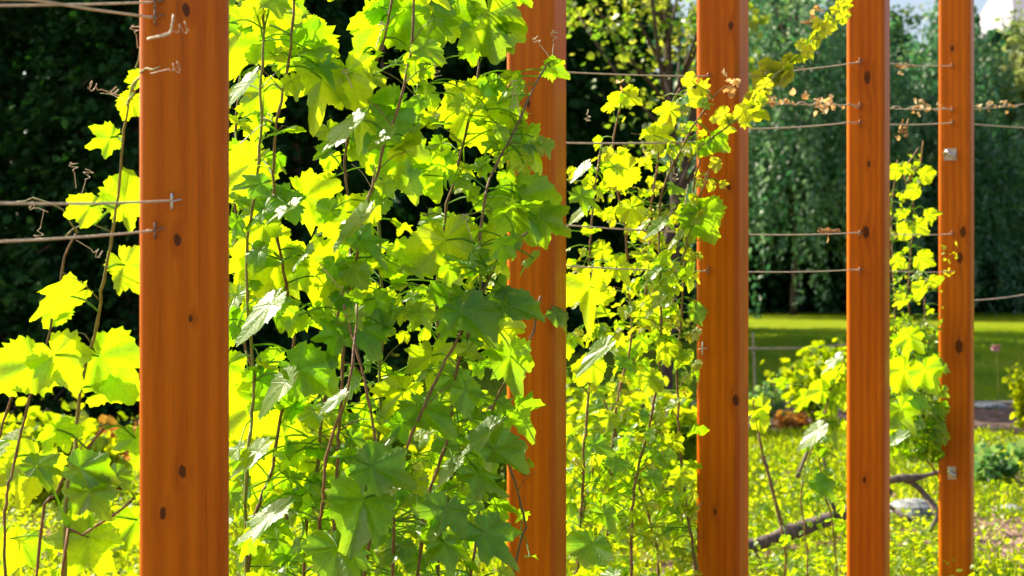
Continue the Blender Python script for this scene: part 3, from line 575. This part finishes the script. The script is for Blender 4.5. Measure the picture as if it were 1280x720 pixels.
for (pp, dr, lb) in DT:
    m = MB(); d_ = D(pp[0])
    for k in range(3): tendril(m, P(pp[0], pp[1], d_)+rng.normal(0, .006, 3), np.array(dr, float)+rng.normal(0, .35, 3), .09, .0028)
    for k in range(3): put_leaf(m, P(pp[0], pp[1], d_)+np.array(dr)*.04+rng.normal(0, .012, 3), rng.normal(0, 1, 3), rng.normal(0, 1, 3), .014, random.random(), False, .9)
    tag(m.build('dry_tendril', M['dry']), lb, 'tendril', 'dry tendrils on the wires')

# ------------------------------------------------------------------ ground
def soil_mat(name, c0, c1, c2, s):
    g = NT(name); tc = g.n('TexCoord'); n = g.n('TexNoise', {'Vector': tc.outputs['Object'], 'Scale': s, 'Detail': 8.0, 'Roughness': .7})
    n2 = g.n('TexVoronoi', {'Vector': tc.outputs['Object'], 'Scale': s*6}); 
    c = g.ramp(n.outputs[0], [(.3, c0), (.5, c1), (.7, c2)]).outputs[0]
    c = g.mix(.35, c, g.n('MapRange', {0: n2.outputs[0], 1: 0, 2: .8, 3: .5, 4: 1.2}).outputs[0], 'MULTIPLY')
    b = g.n('Bump', {'Strength': 1.0, 'Distance': .03, 'Height': g.math('ADD', n.outputs[0], n2.outputs[0])})
    return g.done(g.n('BsdfPrincipled', {'Base Color': c, 'Roughness': .9, 'Specular IOR Level': .1, 'Normal': b}))
M['lawn'] = soil_mat('lawn grass', (.12, .19, .002), (.19, .25, .002), (.28, .29, .002), 3.0)
M['soil'] = soil_mat('garden soil', (.12, .07, .045), (.24, .15, .10), (.42, .30, .22), 5.0)
M['mulch'] = soil_mat('bark mulch', (.05, .03, .022), (.16, .10, .075), (.36, .27, .22), 8.0)
def sheet(name, x0, x1, y0, y1, z, mat, nx=1, ny=1, amp=0):
    xs = np.linspace(x0, x1, nx+1); ys = np.linspace(y0, y1, ny+1); X, Y = np.meshgrid(xs, ys)
    Z = np.full_like(X, z)
    if amp: Z += amp*(np.sin(X*2.3+Y)*.5+np.sin(X*5.1-Y*3.3)*.3+rng.normal(0, .25, X.shape)); Z = np.maximum(Z, z)
    m = MB(); n = nx+1; i, j = np.meshgrid(np.arange(nx), np.arange(ny)); q = (j*n+i).ravel()
    m.add(np.stack([X.ravel(), Y.ravel(), Z.ravel()], -1), [np.stack([q, q+1, q+n+1, q+n], -1)])
    return tag(m.build(name, mat, attr=False), kind='structure')
sheet('ground', -500, 500, -300, 900, -.004, M['lawn'])
sheet('garden_soil', -14, 14, -4, 12.25, .0, M['soil'], 110, 70, .035)
sheet('flower_bed', -14, 14, 12.25, 14.6, .004, M['mulch'], 160, 30, .04)
m = MB(); tube(m, spline([(-14, 14.7, .03), (-4, 14.75, .03), (4, 14.7, .03), (9, 14.75, .03), (14, 14.7, .03)], .4), .035, .035, 8, rough=.06)
M['edge'] = simple('dark edging', (.16, .14, .13), .9)
tag(m.build('bed_edging', M['edge']), 'low grey edging line between the mulched bed and the lawn', 'edging')

# leaf scatter shared by ground cover and trees
def scatter(mb, c, n, tip, size, rnd, asp=.55):
    """many small pointed leaves at once; c, n, tip: (k,3)"""
    k = len(c); n = n/(np.linalg.norm(n, axis=1)[:, None]+1e-9); t = tip-n*(tip*n).sum(1)[:, None]; t /= (np.linalg.norm(t, axis=1)[:, None]+1e-9); s = np.cross(n, t)
    loc = np.array([[0, 0, 0], [.35, .5*asp*1.6, .10], [.75, .36*asp*1.6, .06], [1.05, 0, -.08], [.75, -.36*asp*1.6, .06], [.35, -.5*asp*1.6, .10], [.5, 0, -.02]])
    V = c[:, None, :]+size[:, None, None]*(loc[None, :, 0, None]*t[:, None, :]+loc[None, :, 1, None]*s[:, None, :]+loc[None, :, 2, None]*n[:, None, :])
    b = (np.arange(k)*7)[:, None, None]; tri = np.array([[6, 0, 1], [6, 1, 2], [6, 2, 3], [6, 3, 4], [6, 4, 5], [6, 5, 0]])[None]+b
    a = np.zeros((k, 7, 3)); a[:, :, 2] = rnd[:, None]; a[:, :, :2] = loc[None, :, :2]
    mb.add(V.reshape(-1, 3), [tri.reshape(-1, 3)], a.reshape(-1, 3))

# ground cover: low weeds
m = MB(); N = 60000
Y = 5.0+7.2*rng.random(N)**.9; X = (rng.random(N)-.5)*.86*Y
den = np.sin(X*1.9+Y*.7)+np.sin(X*4.3-Y*2.1+1)*.7+np.sin(Y*3.1+X)*.5+np.sin(X*9-Y*5)*.35
keep = (den > -1.1+.25*np.clip(X-2.2, 0, 2)*2)|(rng.random(N) < .12); lx = np.abs(X-.36*Y); lg = np.abs(Y-(6.75+(X-.95)*.62)) < .16; keep &= ~(lg&(X > .6)&(X < 2.2)&(rng.random(N) < .92)); keep &= ~((np.abs(X-.36*Y) < .35)&(Y < 8.0)&(rng.random(N) < .75))
X, Y, den = X[keep], Y[keep], den[keep]; k = len(X)
hgt = np.clip(.05+.07*(den+.5), .02, .22)*(X < 2.2)+np.clip(.03+.03*(den+.5), .02, .10)*(X >= 2.2)
Z = rng.random(k)*hgt+.02
nn = np.array([0, .1, 1.])+rng.normal(0, .55, (k, 3)); scatter(m, np.stack([X, Y, Z], -1), nn, rng.normal(0, 1, (k, 3)), rng.uniform(.013, .034, k), np.clip(rng.beta(2, 1.6, k)+.1*np.sin(X*3+Y*2), 0, 1), .75)
N = 90000; Y = 5.0+7.3*rng.random(N)**.9; X = (rng.random(N)-.5)*.86*Y
ok = (np.sin(X*1.3-Y*.9+2)+np.sin(X*3.7+Y*1.1)*.6+rng.normal(0, .5, N) > -.9+.5*np.clip(X-2.2, 0, 2)); ok &= ~((np.abs(Y-(6.75+(X-.95)*.62)) < .13)&(X > .6)&(X < 2.2)); X, Y = X[ok], Y[ok]; k = len(X)
scatter(m, np.stack([X, Y, np.full(k, .01)], -1), np.array([0, .6, .1])+rng.normal(0, .5, (k, 3)), np.array([0, 0, 1.])+rng.normal(0, .38, (k, 3)), rng.uniform(.03, .085, k), np.clip(rng.beta(2.4, 1.5, k), 0, 1), .12)
tag(m.build('ground_cover', M['weed']), 'low yellow green weeds and clover carpeting the garden soil', 'ground cover', kind='stuff')
# grass tufts along the lawn edge
m = MB(); N = 14000; X = rng.uniform(-6, 7, N); Y = 14.8+rng.random(N)**2*5
scatter(m, np.stack([X, Y, np.zeros(N)], -1), np.array([0, -1, .1])+rng.normal(0, .3, (N, 3)), np.array([0, 0, 1.])+rng.normal(0, .3, (N, 3)), rng.uniform(.04, .09, N), rng.random(N)*.5, .12)
tag(m.build('lawn_grass', M['weed']), 'short green grass blades at the near edge of the lawn', 'grass', kind='stuff')

m = MB(); N = 90000; Y = 14.9+rng.random(N)*20; X = rng.uniform(.1, .40, N)*Y
ok = np.sin(X*.9+Y*.5)+np.sin(X*2.7-Y*1.3)*.6+rng.normal(0, .8, N) > -.7; X, Y = X[ok], Y[ok]; N = len(X)
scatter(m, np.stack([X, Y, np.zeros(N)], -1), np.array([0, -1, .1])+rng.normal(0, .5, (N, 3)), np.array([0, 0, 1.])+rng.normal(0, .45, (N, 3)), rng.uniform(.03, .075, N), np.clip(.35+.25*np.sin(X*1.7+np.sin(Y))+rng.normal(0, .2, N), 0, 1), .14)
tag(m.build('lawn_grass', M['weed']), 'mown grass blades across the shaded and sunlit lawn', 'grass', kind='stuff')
# ------------------------------------------------------------------ low plants, branch, stone
def shrub(px, d, hgt, wid, n, size, mat, label, name='garden_shrub', cat='shrub', rr=(.2, 1), seed=0, stemmat='cane', group=None):
    base = P(px, HY, d); base[2] = 0
    o = thing(name, base, label, cat, group); sm = MB(); lm = MB(); r_ = random.Random(seed)
    for i in range(9):
        a = r_.uniform(0, 6.28); rad = wid*.5*r_.uniform(.2, 1); h = hgt*r_.uniform(.55, 1)
        p = spline([base+[0, 0, 0], base+[rad*.3*math.cos(a), rad*.3*math.sin(a), h*.45], base+[rad*math.cos(a), rad*math.sin(a), h]], .05)
        tube(sm, p, .008, .003, 6)
        k = n//9; idx = rng.integers(len(p)//3, len(p), k)
        c = p[idx]+rng.normal(0, .085*wid, (k, 3)); c[:, 2] = np.maximum(c[:, 2], .03)
        scatter(lm, c, np.array([-.2, .5, .6])+rng.normal(0, .6, (k, 3)), c-base+rng.normal(0, .3, (k, 3)), rng.uniform(*size, k), rng.uniform(*rr, k), .8)
    sm.build('stems', M[stemmat], o); lm.build('foliage', M[mat], o); return o
shrub(1020, 12.6, .75, .75, 900, (.03, .08), 'weed', 'bushy yellow green plant in the bed, left of the fourth post', seed=1)
shrub(988, 12.4, .15, .24, 300, (.03, .06), 'red', 'small orange red leaved plant on the mulch, between the third and fourth posts', 'bedding_plant', 'plant', seed=2)
shrub(958, 12.9, .42, .5, 220, (.03, .06), 'broad', 'thin dark green plant beside the garden stake', 'bedding_plant', 'plant', seed=3)
shrub(1282, 12.0, .62, .42, 800, (.03, .07), 'weed', 'upright yellow green shrub at the right edge of the picture', seed=4, rr=(.7, 1))
shrub(1243, 9.4, .20, .5, 420, (.03, .07), 'broad', 'dark green leafy clump on the ground right of the farthest post', 'bedding_plant', 'plant', seed=5, rr=(.2, .9))
shrub(140, 8.6, .5, .35, 220, (.03, .06), 'red', 'orange red plant low behind the left grapevine', 'bedding_plant', 'plant', seed=6)
shrub(60, 8.2, .55, .8, 800, (.04, .09), 'weed', 'yellow green bush low behind the left grapevine, at the far left', seed=7)
shrub(340, 8.4, .6, .9, 900, (.04, .09), 'weed', 'yellow green bush low behind the big grapevine, just right of the nearest post', seed=8)
shrub(480, 8.9, .5, .9, 900, (.04, .09), 'weed', 'broad yellow green bush behind the lower middle of the big grapevine', seed=9)
shrub(595, 8.3, .55, .8, 800, (.04, .09), 'weed', 'yellow green bush behind the big grapevine, left of the half hidden post', seed=10)
shrub(760, 9.0, .65, .8, 900, (.04, .08), 'weed', 'yellow green bush low behind the light leafed grapevine, nearest the half hidden post', seed=11)
shrub(840, 9.6, .55, .7, 800, (.04, .08), 'weed', 'yellow green bush low behind the light leafed grapevine, nearest the third post', seed=12)

def flower(px, py, d, label):
    top = P(px, py, d); base = top*np.array([1, 1, 0]); o = thing('pink_flower', base, label, 'flower')
    m = MB(); tube(m, spline([base, (base+top)/2+[.02, 0, 0], top], .05), .004, .003, 6); m.build('stem', M['greencane'], o)
    m = MB()
    for k in range(12):
        a = k*2.4; r = .012+.002*k; q = top+np.array([math.cos(a)*r*.5, math.sin(a)*r*.5, 0]); put_leaf(m, q, unit(np.array([math.cos(a), math.sin(a), .5])), np.array([0, 0, 1.]), .05, .5, False, .8)
    m.build('petals', M['flower'], o)
flower(1245, 436, 13.6, 'single pink flower head on a thin stem right of the farthest post')

def ground_d(py): return CZ*F/(py-HY)
t = thing('fallen_branch', (P(1000, 690, 7.1)*np.array([1, 1, 0])), 'thick gnarled grey brown branch lying low across the garden behind the fourth post', 'branch')
_P = P
def P(a, b, c): return _P(a, b, c)+np.array([0, 0, .07])
m = MB(); tube(m, spline([P(880, 728, 6.75), P(937, 702, 6.95), P(985, 684, 7.1), P(1030, 668, 7.2), P(1066, 655, 7.3), P(1112, 630, 7.45)], .03), .042, .028, 16, rough=.16, sm=2); m.build('main_limb', M['log'], t)
m = MB(); tube(m, spline([P(1060, 640, 7.4), P(1112, 617, 7.45), P(1145, 614, 7.5), P(1180, 606, 7.6), P(1215, 610, 7.6)], .03), .024, .013, 12, rough=.16, sm=2); m.build('side_limb', M['log'], t)
m = MB(); tube(m, spline([P(1112, 614, 7.45), P(1140, 620, 7.5), P(1160, 640, 7.5), P(1172, 662, 7.4), P(1160, 682, 7.35)], .03), .018, .012, 12, rough=.16, sm=2); m.build('side_limb', M['log'], t)
for pts in ([(980, 686, 7.1), (968, 640, 7.1), (958, 600, 7.1), (948, 560, 7.1)], [(1048, 665, 7.2), (1038, 640, 7.2), (1034, 612, 7.2), (1028, 585, 7.2)], [(996, 615, 7.1), (1008, 585, 7.1), (1016, 555, 7.1)], [(1112, 650, 7.4), (1128, 662, 7.3), (1140, 668, 7.3)]):
    m = MB(); tube(m, spline([P(*q) for q in pts], .03), .012, .006, 7, rough=.08); m.build('twig', M['log'], t)
P = _P
def stone(px, py, wpx, hpx, d, label, seed):
    c = P(px, py, d); r_ = np.random.default_rng(seed); m = MB(); nu, nv = 18, 11; vs = []
    dirs = r_.normal(0, 1, (9, 3)); dirs /= np.linalg.norm(dirs, axis=1)[:, None]; lim = r_.uniform(.72, .95, 9)
    for i in range(nv):
        th = math.pi*i/(nv-1)
        for j in range(nu):
            a = 2*math.pi*j/nu; q = np.array([math.sin(th)*math.cos(a), math.sin(th)*math.sin(a), math.cos(th)])
            s = min([1.0]+[l/max(np.dot(q, dd), .01) for dd, l in zip(dirs, lim)]); vs.append(q*s)
    V = np.array(vs)*np.array([wpx/F*d/2, wpx/F*d/2*.8, hpx/F*d/2])+c
    q = [[i*nu+j, (i+1)*nu+j, (i+1)*nu+(j+1) % nu, i*nu+(j+1) % nu] for i in range(nv-1) for j in range(nu)]
    m.add(V, [np.array(q)]); return tag(m.build('stone', M['rock'], smooth=False, attr=False), label, 'stone', 'pale stones in the garden')
stone(1138, 646, 66, 50, 7.9, 'pale grey stone under the curved branch, between the two right hand posts', 3)
stone(1236, 508, 44, 12, 14.5, 'flat white stone at the bed edge right of the farthest post', 4)
stone(1055, 512, 24, 12, 14.3, 'small pale stone at the bed edge left of the fourth post', 5)
stone(1262, 640, 34, 20, 8.2, 'small half buried stone near the lower right corner', 6)

# stakes and string on the lawn's near edge
def stake(px, y0, y1, d, r, label):
    m = MB(); a = P(px+3, y1, d); a[2] = 0; tube(m, spline([a, (a+P(px, y0, d))/2+[.004, 0, 0], P(px, y0, d)], .06), r, r*.8, 8, rough=.04)
    tag(m.build('garden_stake', M['stake'], attr=False), label, 'stake', 'thin stakes at the lawn edge')
stake(941, 416, 505, 14.9, .015, 'taller thin pale stake just right of the third post')
stake(1014, 434, 505, 14.9, .008, 'very thin stake under the middle of the pale string')
m = MB(); tube(m, spline([P(900, 437, 14.9), P(941, 436, 14.88), P(1010, 435, 14.88), P(1058, 431, 14.9), P(1150, 430, 14.9)], .2), .012, .012, 6, rough=.08)
tag(m.build('string_line', M['stake'], attr=False), 'pale string stretched level above the shaded lawn from the thin stake', 'string')

# ------------------------------------------------------------------ trees
def conifer(name, base, H, Rd, label, pw=.62, n_b=170, per=60, size=(.10, .22), mat='ever', low=.03, seed=0, group='evergreen trees round the lawn', cat='evergreen tree', rr=(0, 1)):
    r_ = np.random.default_rng(seed); base = np.array([base[0], base[1], 0.]); o = thing(name, base, label, cat, group)
    tm = MB(); tube(tm, spline([base, base+[.1, 0, H*.5], base+[0, .05, H*.98]], H/16), Rd*.085, .02, 10, rough=.04)
    cm = MB(); C = []; NN = []; TT = []
    for b in range(n_b):
        f = low+(1-low)*((b+.5)/n_b)**1.05; a = b*2.399+r_.normal(0, .3); L = Rd*(1-f)**pw*r_.uniform(.72, 1.12)+.12
        p0 = base+np.array([0, 0, f*H]); dr = np.array([math.cos(a), math.sin(a), 0])
        t = r_.random(per)**.55; q = p0+np.outer(t*L, dr)+np.outer(-.22*L*t**1.6+.1*L*np.sin(t*2), [0, 0, 1])
        q += r_.normal(0, 1, (per, 3))*np.array([.16, .16, .10])*(.5+t)[:, None]*max(.25, L*.42)
        C.append(q); NN.append(np.array([0, 0, .8])+r_.normal(0, .7, (per, 3))+dr*.3); TT.append(dr+np.array([0, 0, -.55])+r_.normal(0, .35, (per, 3)))
        if b % 4 == 0: tube(tm, spline([p0, p0+dr*L*.5, p0+dr*L*.9+[0, 0, -.18*L]], L/4), .025, .008, 5)
    C = np.concatenate(C); k = len(C); C[:, 2] = np.maximum(C[:, 2], .04)
    scatter(cm, C, np.concatenate(NN), np.concatenate(TT), r_.uniform(*size, k), r_.uniform(*rr, k), .5)
    tm.build('trunk', M['bark'], o); cm.build('crown', M[mat], o); return o
def broadleaf(name, base, H, Rd, label, clumps=46, per=170, size=(.10, .2), mat='broad', cb=.35, seed=0, group='leafy trees beyond the lawn', cat='tree', trunk_r=.16, lean=0, cr=1.0, rr=(0, 1)):
    r_ = np.random.default_rng(seed); base = np.array([base[0], base[1], 0.]); o = thing(name, base, label, cat, group)
    tm = MB(); top = base+[lean, 0, H*.85]; tr = spline([base, base+[lean*.2+.1, 0, H*.3], base+[lean*.6, 0, H*.6], top], H/20); tube(tm, tr, trunk_r, .03, 10, rough=.05)
    cm = MB()
    for i in range(clumps):
        u = r_.normal(0, 1, 3); u /= np.linalg.norm(u); rad = r_.random()**.4
        cz = H*(cb+1)/2; c = base+np.array([lean*.7+u[0]*Rd*rad, u[1]*Rd*rad, cz+u[2]*H*(1-cb)/2*rad])
        s = Rd*.20*r_.uniform(.6, 1.4)*cr; q = c+r_.normal(0, 1, (per, 3))*np.array([s, s, s*.7])
        scatter(cm, q, np.array([0, 0, .7])+r_.normal(0, .7, (per, 3)), r_.normal(0, 1, (per, 3))+[0, 0, -.6], r_.uniform(*size, per), np.clip(r_.uniform(*rr)+r_.normal(0, .2, per), 0, 1), .6)
        if i % 2 == 0:
            j = int(np.clip((c[2]*.7)/H/.85, .2, .9)*(len(tr)-1)); a = tr[j]; tube(tm, spline([a, (a+c)/2+[0, 0, -.1], c], .5), trunk_r*.35, .012, 6)
    tm.build('trunk', M['bark'], o); cm.build('crown', M[mat], o); return o

# dark hedge trees close on the left
for i, (x, y, h, r, lb) in enumerate([(-5.2, 14.0, 5.2, 1.7, 'very dark dense conifer filling the left edge behind the sparse grapevine'),
                                      (-3.7, 13.6, 5.0, 1.5, 'very dark dense conifer directly behind the sparse grapevine, left of the nearest post'),
                                      (-2.3, 14.4, 4.9, 1.3, 'very dark dense conifer hidden behind the nearest post and the big grapevine')]):
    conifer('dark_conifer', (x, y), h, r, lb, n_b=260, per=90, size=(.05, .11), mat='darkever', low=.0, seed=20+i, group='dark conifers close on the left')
# trees that shade the lawn
for i, (x, y, h, r, lb) in enumerate([(-6.0, 19.6, 11, 1.9, 'dark columnar conifer nearest of its line, behind the left of the big grapevine'),
                                      (-4.0, 21.2, 12, 1.9, 'dark columnar conifer on the lawn, second nearest of its line'),
                                      (-2.1, 23.0, 13, 1.9, 'dark columnar conifer on the lawn behind the middle of the big grapevine'),
                                      (-.4, 25.2, 14, 1.9, 'dark columnar conifer behind the gap between big grapevine and half hidden post'),
                                      (.9, 28.0, 14.5, 1.9, 'dark columnar conifer on the lawn directly behind the half hidden post'),
                                      (1.2, 31.3, 15, 1.9, 'dark columnar conifer on the lawn behind the left of the light leafed grapevine'),
                                      (1.0, 36.0, 15, 2.4, 'tallest dark columnar conifer, farthest of the line on the lawn')]):
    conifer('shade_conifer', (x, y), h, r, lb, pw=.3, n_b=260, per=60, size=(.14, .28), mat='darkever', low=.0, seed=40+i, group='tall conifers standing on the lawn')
M['sunny'] = leaf_mat('sunlit tree foliage', [(.04, .10, .01), (.08, .16, .015), (.16, .2, .03)], [(.2, .45, .02), (.5, .66, .02), (.8, .8, .08)], .55, .4, 1.2, veins=False)
broadleaf('dark_trunk_tree', (1.5, 14.0), 6.0, 1.25, 'small leafy tree with dark forked trunk seen above the light leafed grapevine', 46, 60, (.04, .09), 'sunny', .46, 61, trunk_r=.06, lean=.05, cr=.75)
o_ = bpy.data.objects['dark_trunk_tree']; m = MB(); tube(m, spline([(1.51, 14, 1.6), (1.75, 13.95, 2.7), (1.85, 13.9, 3.6), (2.1, 13.9, 4.6)], .1), .055, .02, 9, rough=.06, sm=2); m.build('limb', M['bark'], o_)
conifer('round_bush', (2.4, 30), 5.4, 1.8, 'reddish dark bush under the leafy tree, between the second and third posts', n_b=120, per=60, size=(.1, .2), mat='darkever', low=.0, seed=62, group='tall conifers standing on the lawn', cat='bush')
# back row beyond the lawn
rowx = [(-22, 52, 12.5, 3.0), (-15.5, 53, 12, 3.2), (-9.5, 51.5, 12.5, 3.0), (-3.5, 52.5, 12, 3.0), (2.5, 51.5, 12.5, 3.0), (7.6, 51.6, 12.5, 2.9), (12.3, 51.0, 12.5, 2.8), (16.2, 51.6, 11.2, 2.8), (19.8, 51, 10.2, 2.8), (23.8, 52, 9.6, 3.0), (27.5, 51, 10, 3.0), (33, 52, 11, 3.2)]
nm = ['far left, hidden by the dark hedge', 'behind the sparse grapevine', 'behind the nearest post', 'behind the left of the big grapevine', 'behind the light leafed grapevine', 'just right of the third post', 'just left of the fourth post', 'between the fourth post and the farthest post', 'just right of the farthest post', 'at the right edge of the picture', 'beyond the right edge', 'at the far right end of the row']
for i, (x, y, h, r) in enumerate(rowx):
    conifer('evergreen_tree', (x, y), h, r, 'deep green evergreen of the far row, '+nm[i], n_b=210, per=62, size=(.14, .34), mat='ever', low=.0, seed=80+i)
for i, (x, y, h, r) in enumerate([(5.2, 57, 13.5, 3.2), (10.2, 57, 13.5, 3.2), (15.0, 57.5, 11.5, 3.2), (19.6, 57, 11, 2.6), (24.4, 57.5, 10.0, 3.2)]):
    conifer('evergreen_tree', (x, y), h, r, 'deep green evergreen of the second far row, '+['behind the third post', 'behind the opening right of the third post', 'behind the fourth post', 'behind the farthest post', 'behind the right edge'][i], pw=.4, n_b=200, per=60, size=(.2, .4), low=.0, seed=140+i)
for i, (x, y, h, r, mt, lb) in enumerate([(9.8, 51.0, 12.5, 2.0, 'broad', 'tall leafy tree in front of the far evergreens, between the third and fourth posts'), (14.2, 51.0, 11.0, 2.0, 'broad', 'tall leafy tree in front of the far evergreens, between the two right hand posts'),
                                      (18.6, 49.5, 10.6, 2.3, 'pale', 'pale green leafy tree rising right of the farthest post, upper right')]):
    broadleaf('leafy_tree', (x, y), h, r, lb, 42, 170, (.10, .24), mt, .0 if mt != 'pale' else .55, 110+i, trunk_r=.14)
def weeping(base, H, Rd, label, n_s, per, seed, mat='weep'):
    r_ = np.random.default_rng(seed); base = np.array([base[0], base[1], 0.]); o = thing('weeping_tree', base, label, 'weeping tree', 'weeping trees at the back of the lawn')
    tm = MB(); tr = spline([base, base+[.15, 0, H*.35], base+[-.1, 0, H*.7], base+[0, 0, H*.95]], H/20); tube(tm, tr, .11, .03, 10, rough=.05)
    cm = MB()
    for i in range(n_s):
        a = r_.uniform(0, 6.283); rad = Rd*r_.random()**.55; top = H*(1-.42*(rad/Rd)**1.7)*r_.uniform(.34, 1.0)+.2; L = min(top-.1, r_.uniform(1.2, 4.4))
        p0 = base+np.array([rad*math.cos(a), rad*math.sin(a), top]); t = r_.random(per)
        q = p0+np.outer(t, [0, 0, -L])+np.outer(t*.35, [math.cos(a), math.sin(a), 0])+r_.normal(0, 1, (per, 3))*np.array([.10, .10, .05])
        q[:, 2] = np.maximum(q[:, 2], .05)
        scatter(cm, q, r_.normal(0, 1, (per, 3)), np.array([0, 0, -1.])+r_.normal(0, .45, (per, 3)), r_.uniform(.10, .24, per), np.clip(r_.random()+r_.normal(0, .2, per), 0, 1), .34)
        if i % 9 == 0:
            j = int(np.clip(top/H*.8, .3, .95)*(len(tr)-1)); tube(tm, spline([tr[j], (tr[j]+p0)/2+[0, 0, .5], p0], .6), .045, .012, 5)
    tm.build('trunk', M['bark'], o); cm.build('crown', M[mat], o)
M['weep'] = leaf_mat('weeping foliage', [(.015, .08, .035), (.035, .13, .06), (.12, .24, .14)], [(.05, .26, .08), (.12, .38, .12), (.46, .68, .28)], .45, .42, 1.6, veins=False)
weeping((9.2, 46.5), 13.2, 3.9, 'pale grey green weeping tree hanging behind the opening left of the fourth post', 640, 64, 301)
weeping((14.6, 48.0), 11.2, 2.7, 'grey green weeping tree behind the gap between the two right hand posts', 420, 64, 302)
# clipped hedge foot closing the row
for i, (x0, x1, lb) in enumerate([(-26, 4, 'long dark clipped hedge at the back of the lawn, left half'), (4.4, 34, 'long dark clipped hedge at the back of the lawn, right half')]):
    o = thing('hedge', ((x0+x1)/2, 50.3, 0), lb, 'hedge', 'dark hedges closing the lawn'); k = 26000; c = np.stack([rng.uniform(x0, x1, k), 50.3+rng.normal(0, .45, k), rng.random(k)**.8*3.4+.05], -1)
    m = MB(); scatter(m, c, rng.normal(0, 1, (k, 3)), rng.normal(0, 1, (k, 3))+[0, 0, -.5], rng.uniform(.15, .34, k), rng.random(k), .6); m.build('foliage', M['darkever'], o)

# ------------------------------------------------------------------ house at upper right
o = thing('house', (27, 64, 0), 'grey lilac roofed house glimpsed above the trees at the upper right corner', 'house')
M['wall'] = simple('pale render', (.6, .58, .6), .8, 0, 3, .08); M['roof'] = simple('lilac grey roof', (.30, .27, .31), .7, 0, 6, .12); M['frame'] = simple('white paint', (.8, .8, .8), .4, 0, 8, .03); M['glass'] = simple('window glass', (.10, .14, .2), .08, 0, 3, .1)
m = MB(); box(m, (27, 64, 5.6), (10.6, 8, 11.2)); m.build('wall', M['wall'], o, smooth=False, attr=False)
m = MB(); v_ = np.array([(21.0, 59.4, 11.0), (33, 59.4, 11.0), (33, 68.6, 11.0), (21.0, 68.6, 11.0), (22.4, 64, 15.2), (31.6, 64, 15.2), (21.0, 59.4, 11.25), (33, 59.4, 11.25), (33, 68.6, 11.25), (21.0, 68.6, 11.25)])
m.add(v_, [np.array([[6, 7, 5, 4], [8, 9, 4, 5], [0, 1, 7, 6], [1, 2, 8, 7], [2, 3, 9, 8], [3, 0, 6, 9], [3, 2, 1, 0]]), np.array([[7, 8, 5], [9, 6, 4]])]); m.build('roof', M['roof'], o, smooth=False, attr=False)
for x in (22.9, 25.6, 29.5):
    m = MB(); box(m, (x, 59.97, 9.2), (1.3, .12, 1.9)); wf = m.build('window', M['frame'], o, smooth=False, attr=False)
    m = MB(); box(m, (x, 59.90, 9.2), (1.06, .06, 1.66)); g_ = m.build('pane', M['glass'], o, smooth=False, attr=False); g_.parent = wf
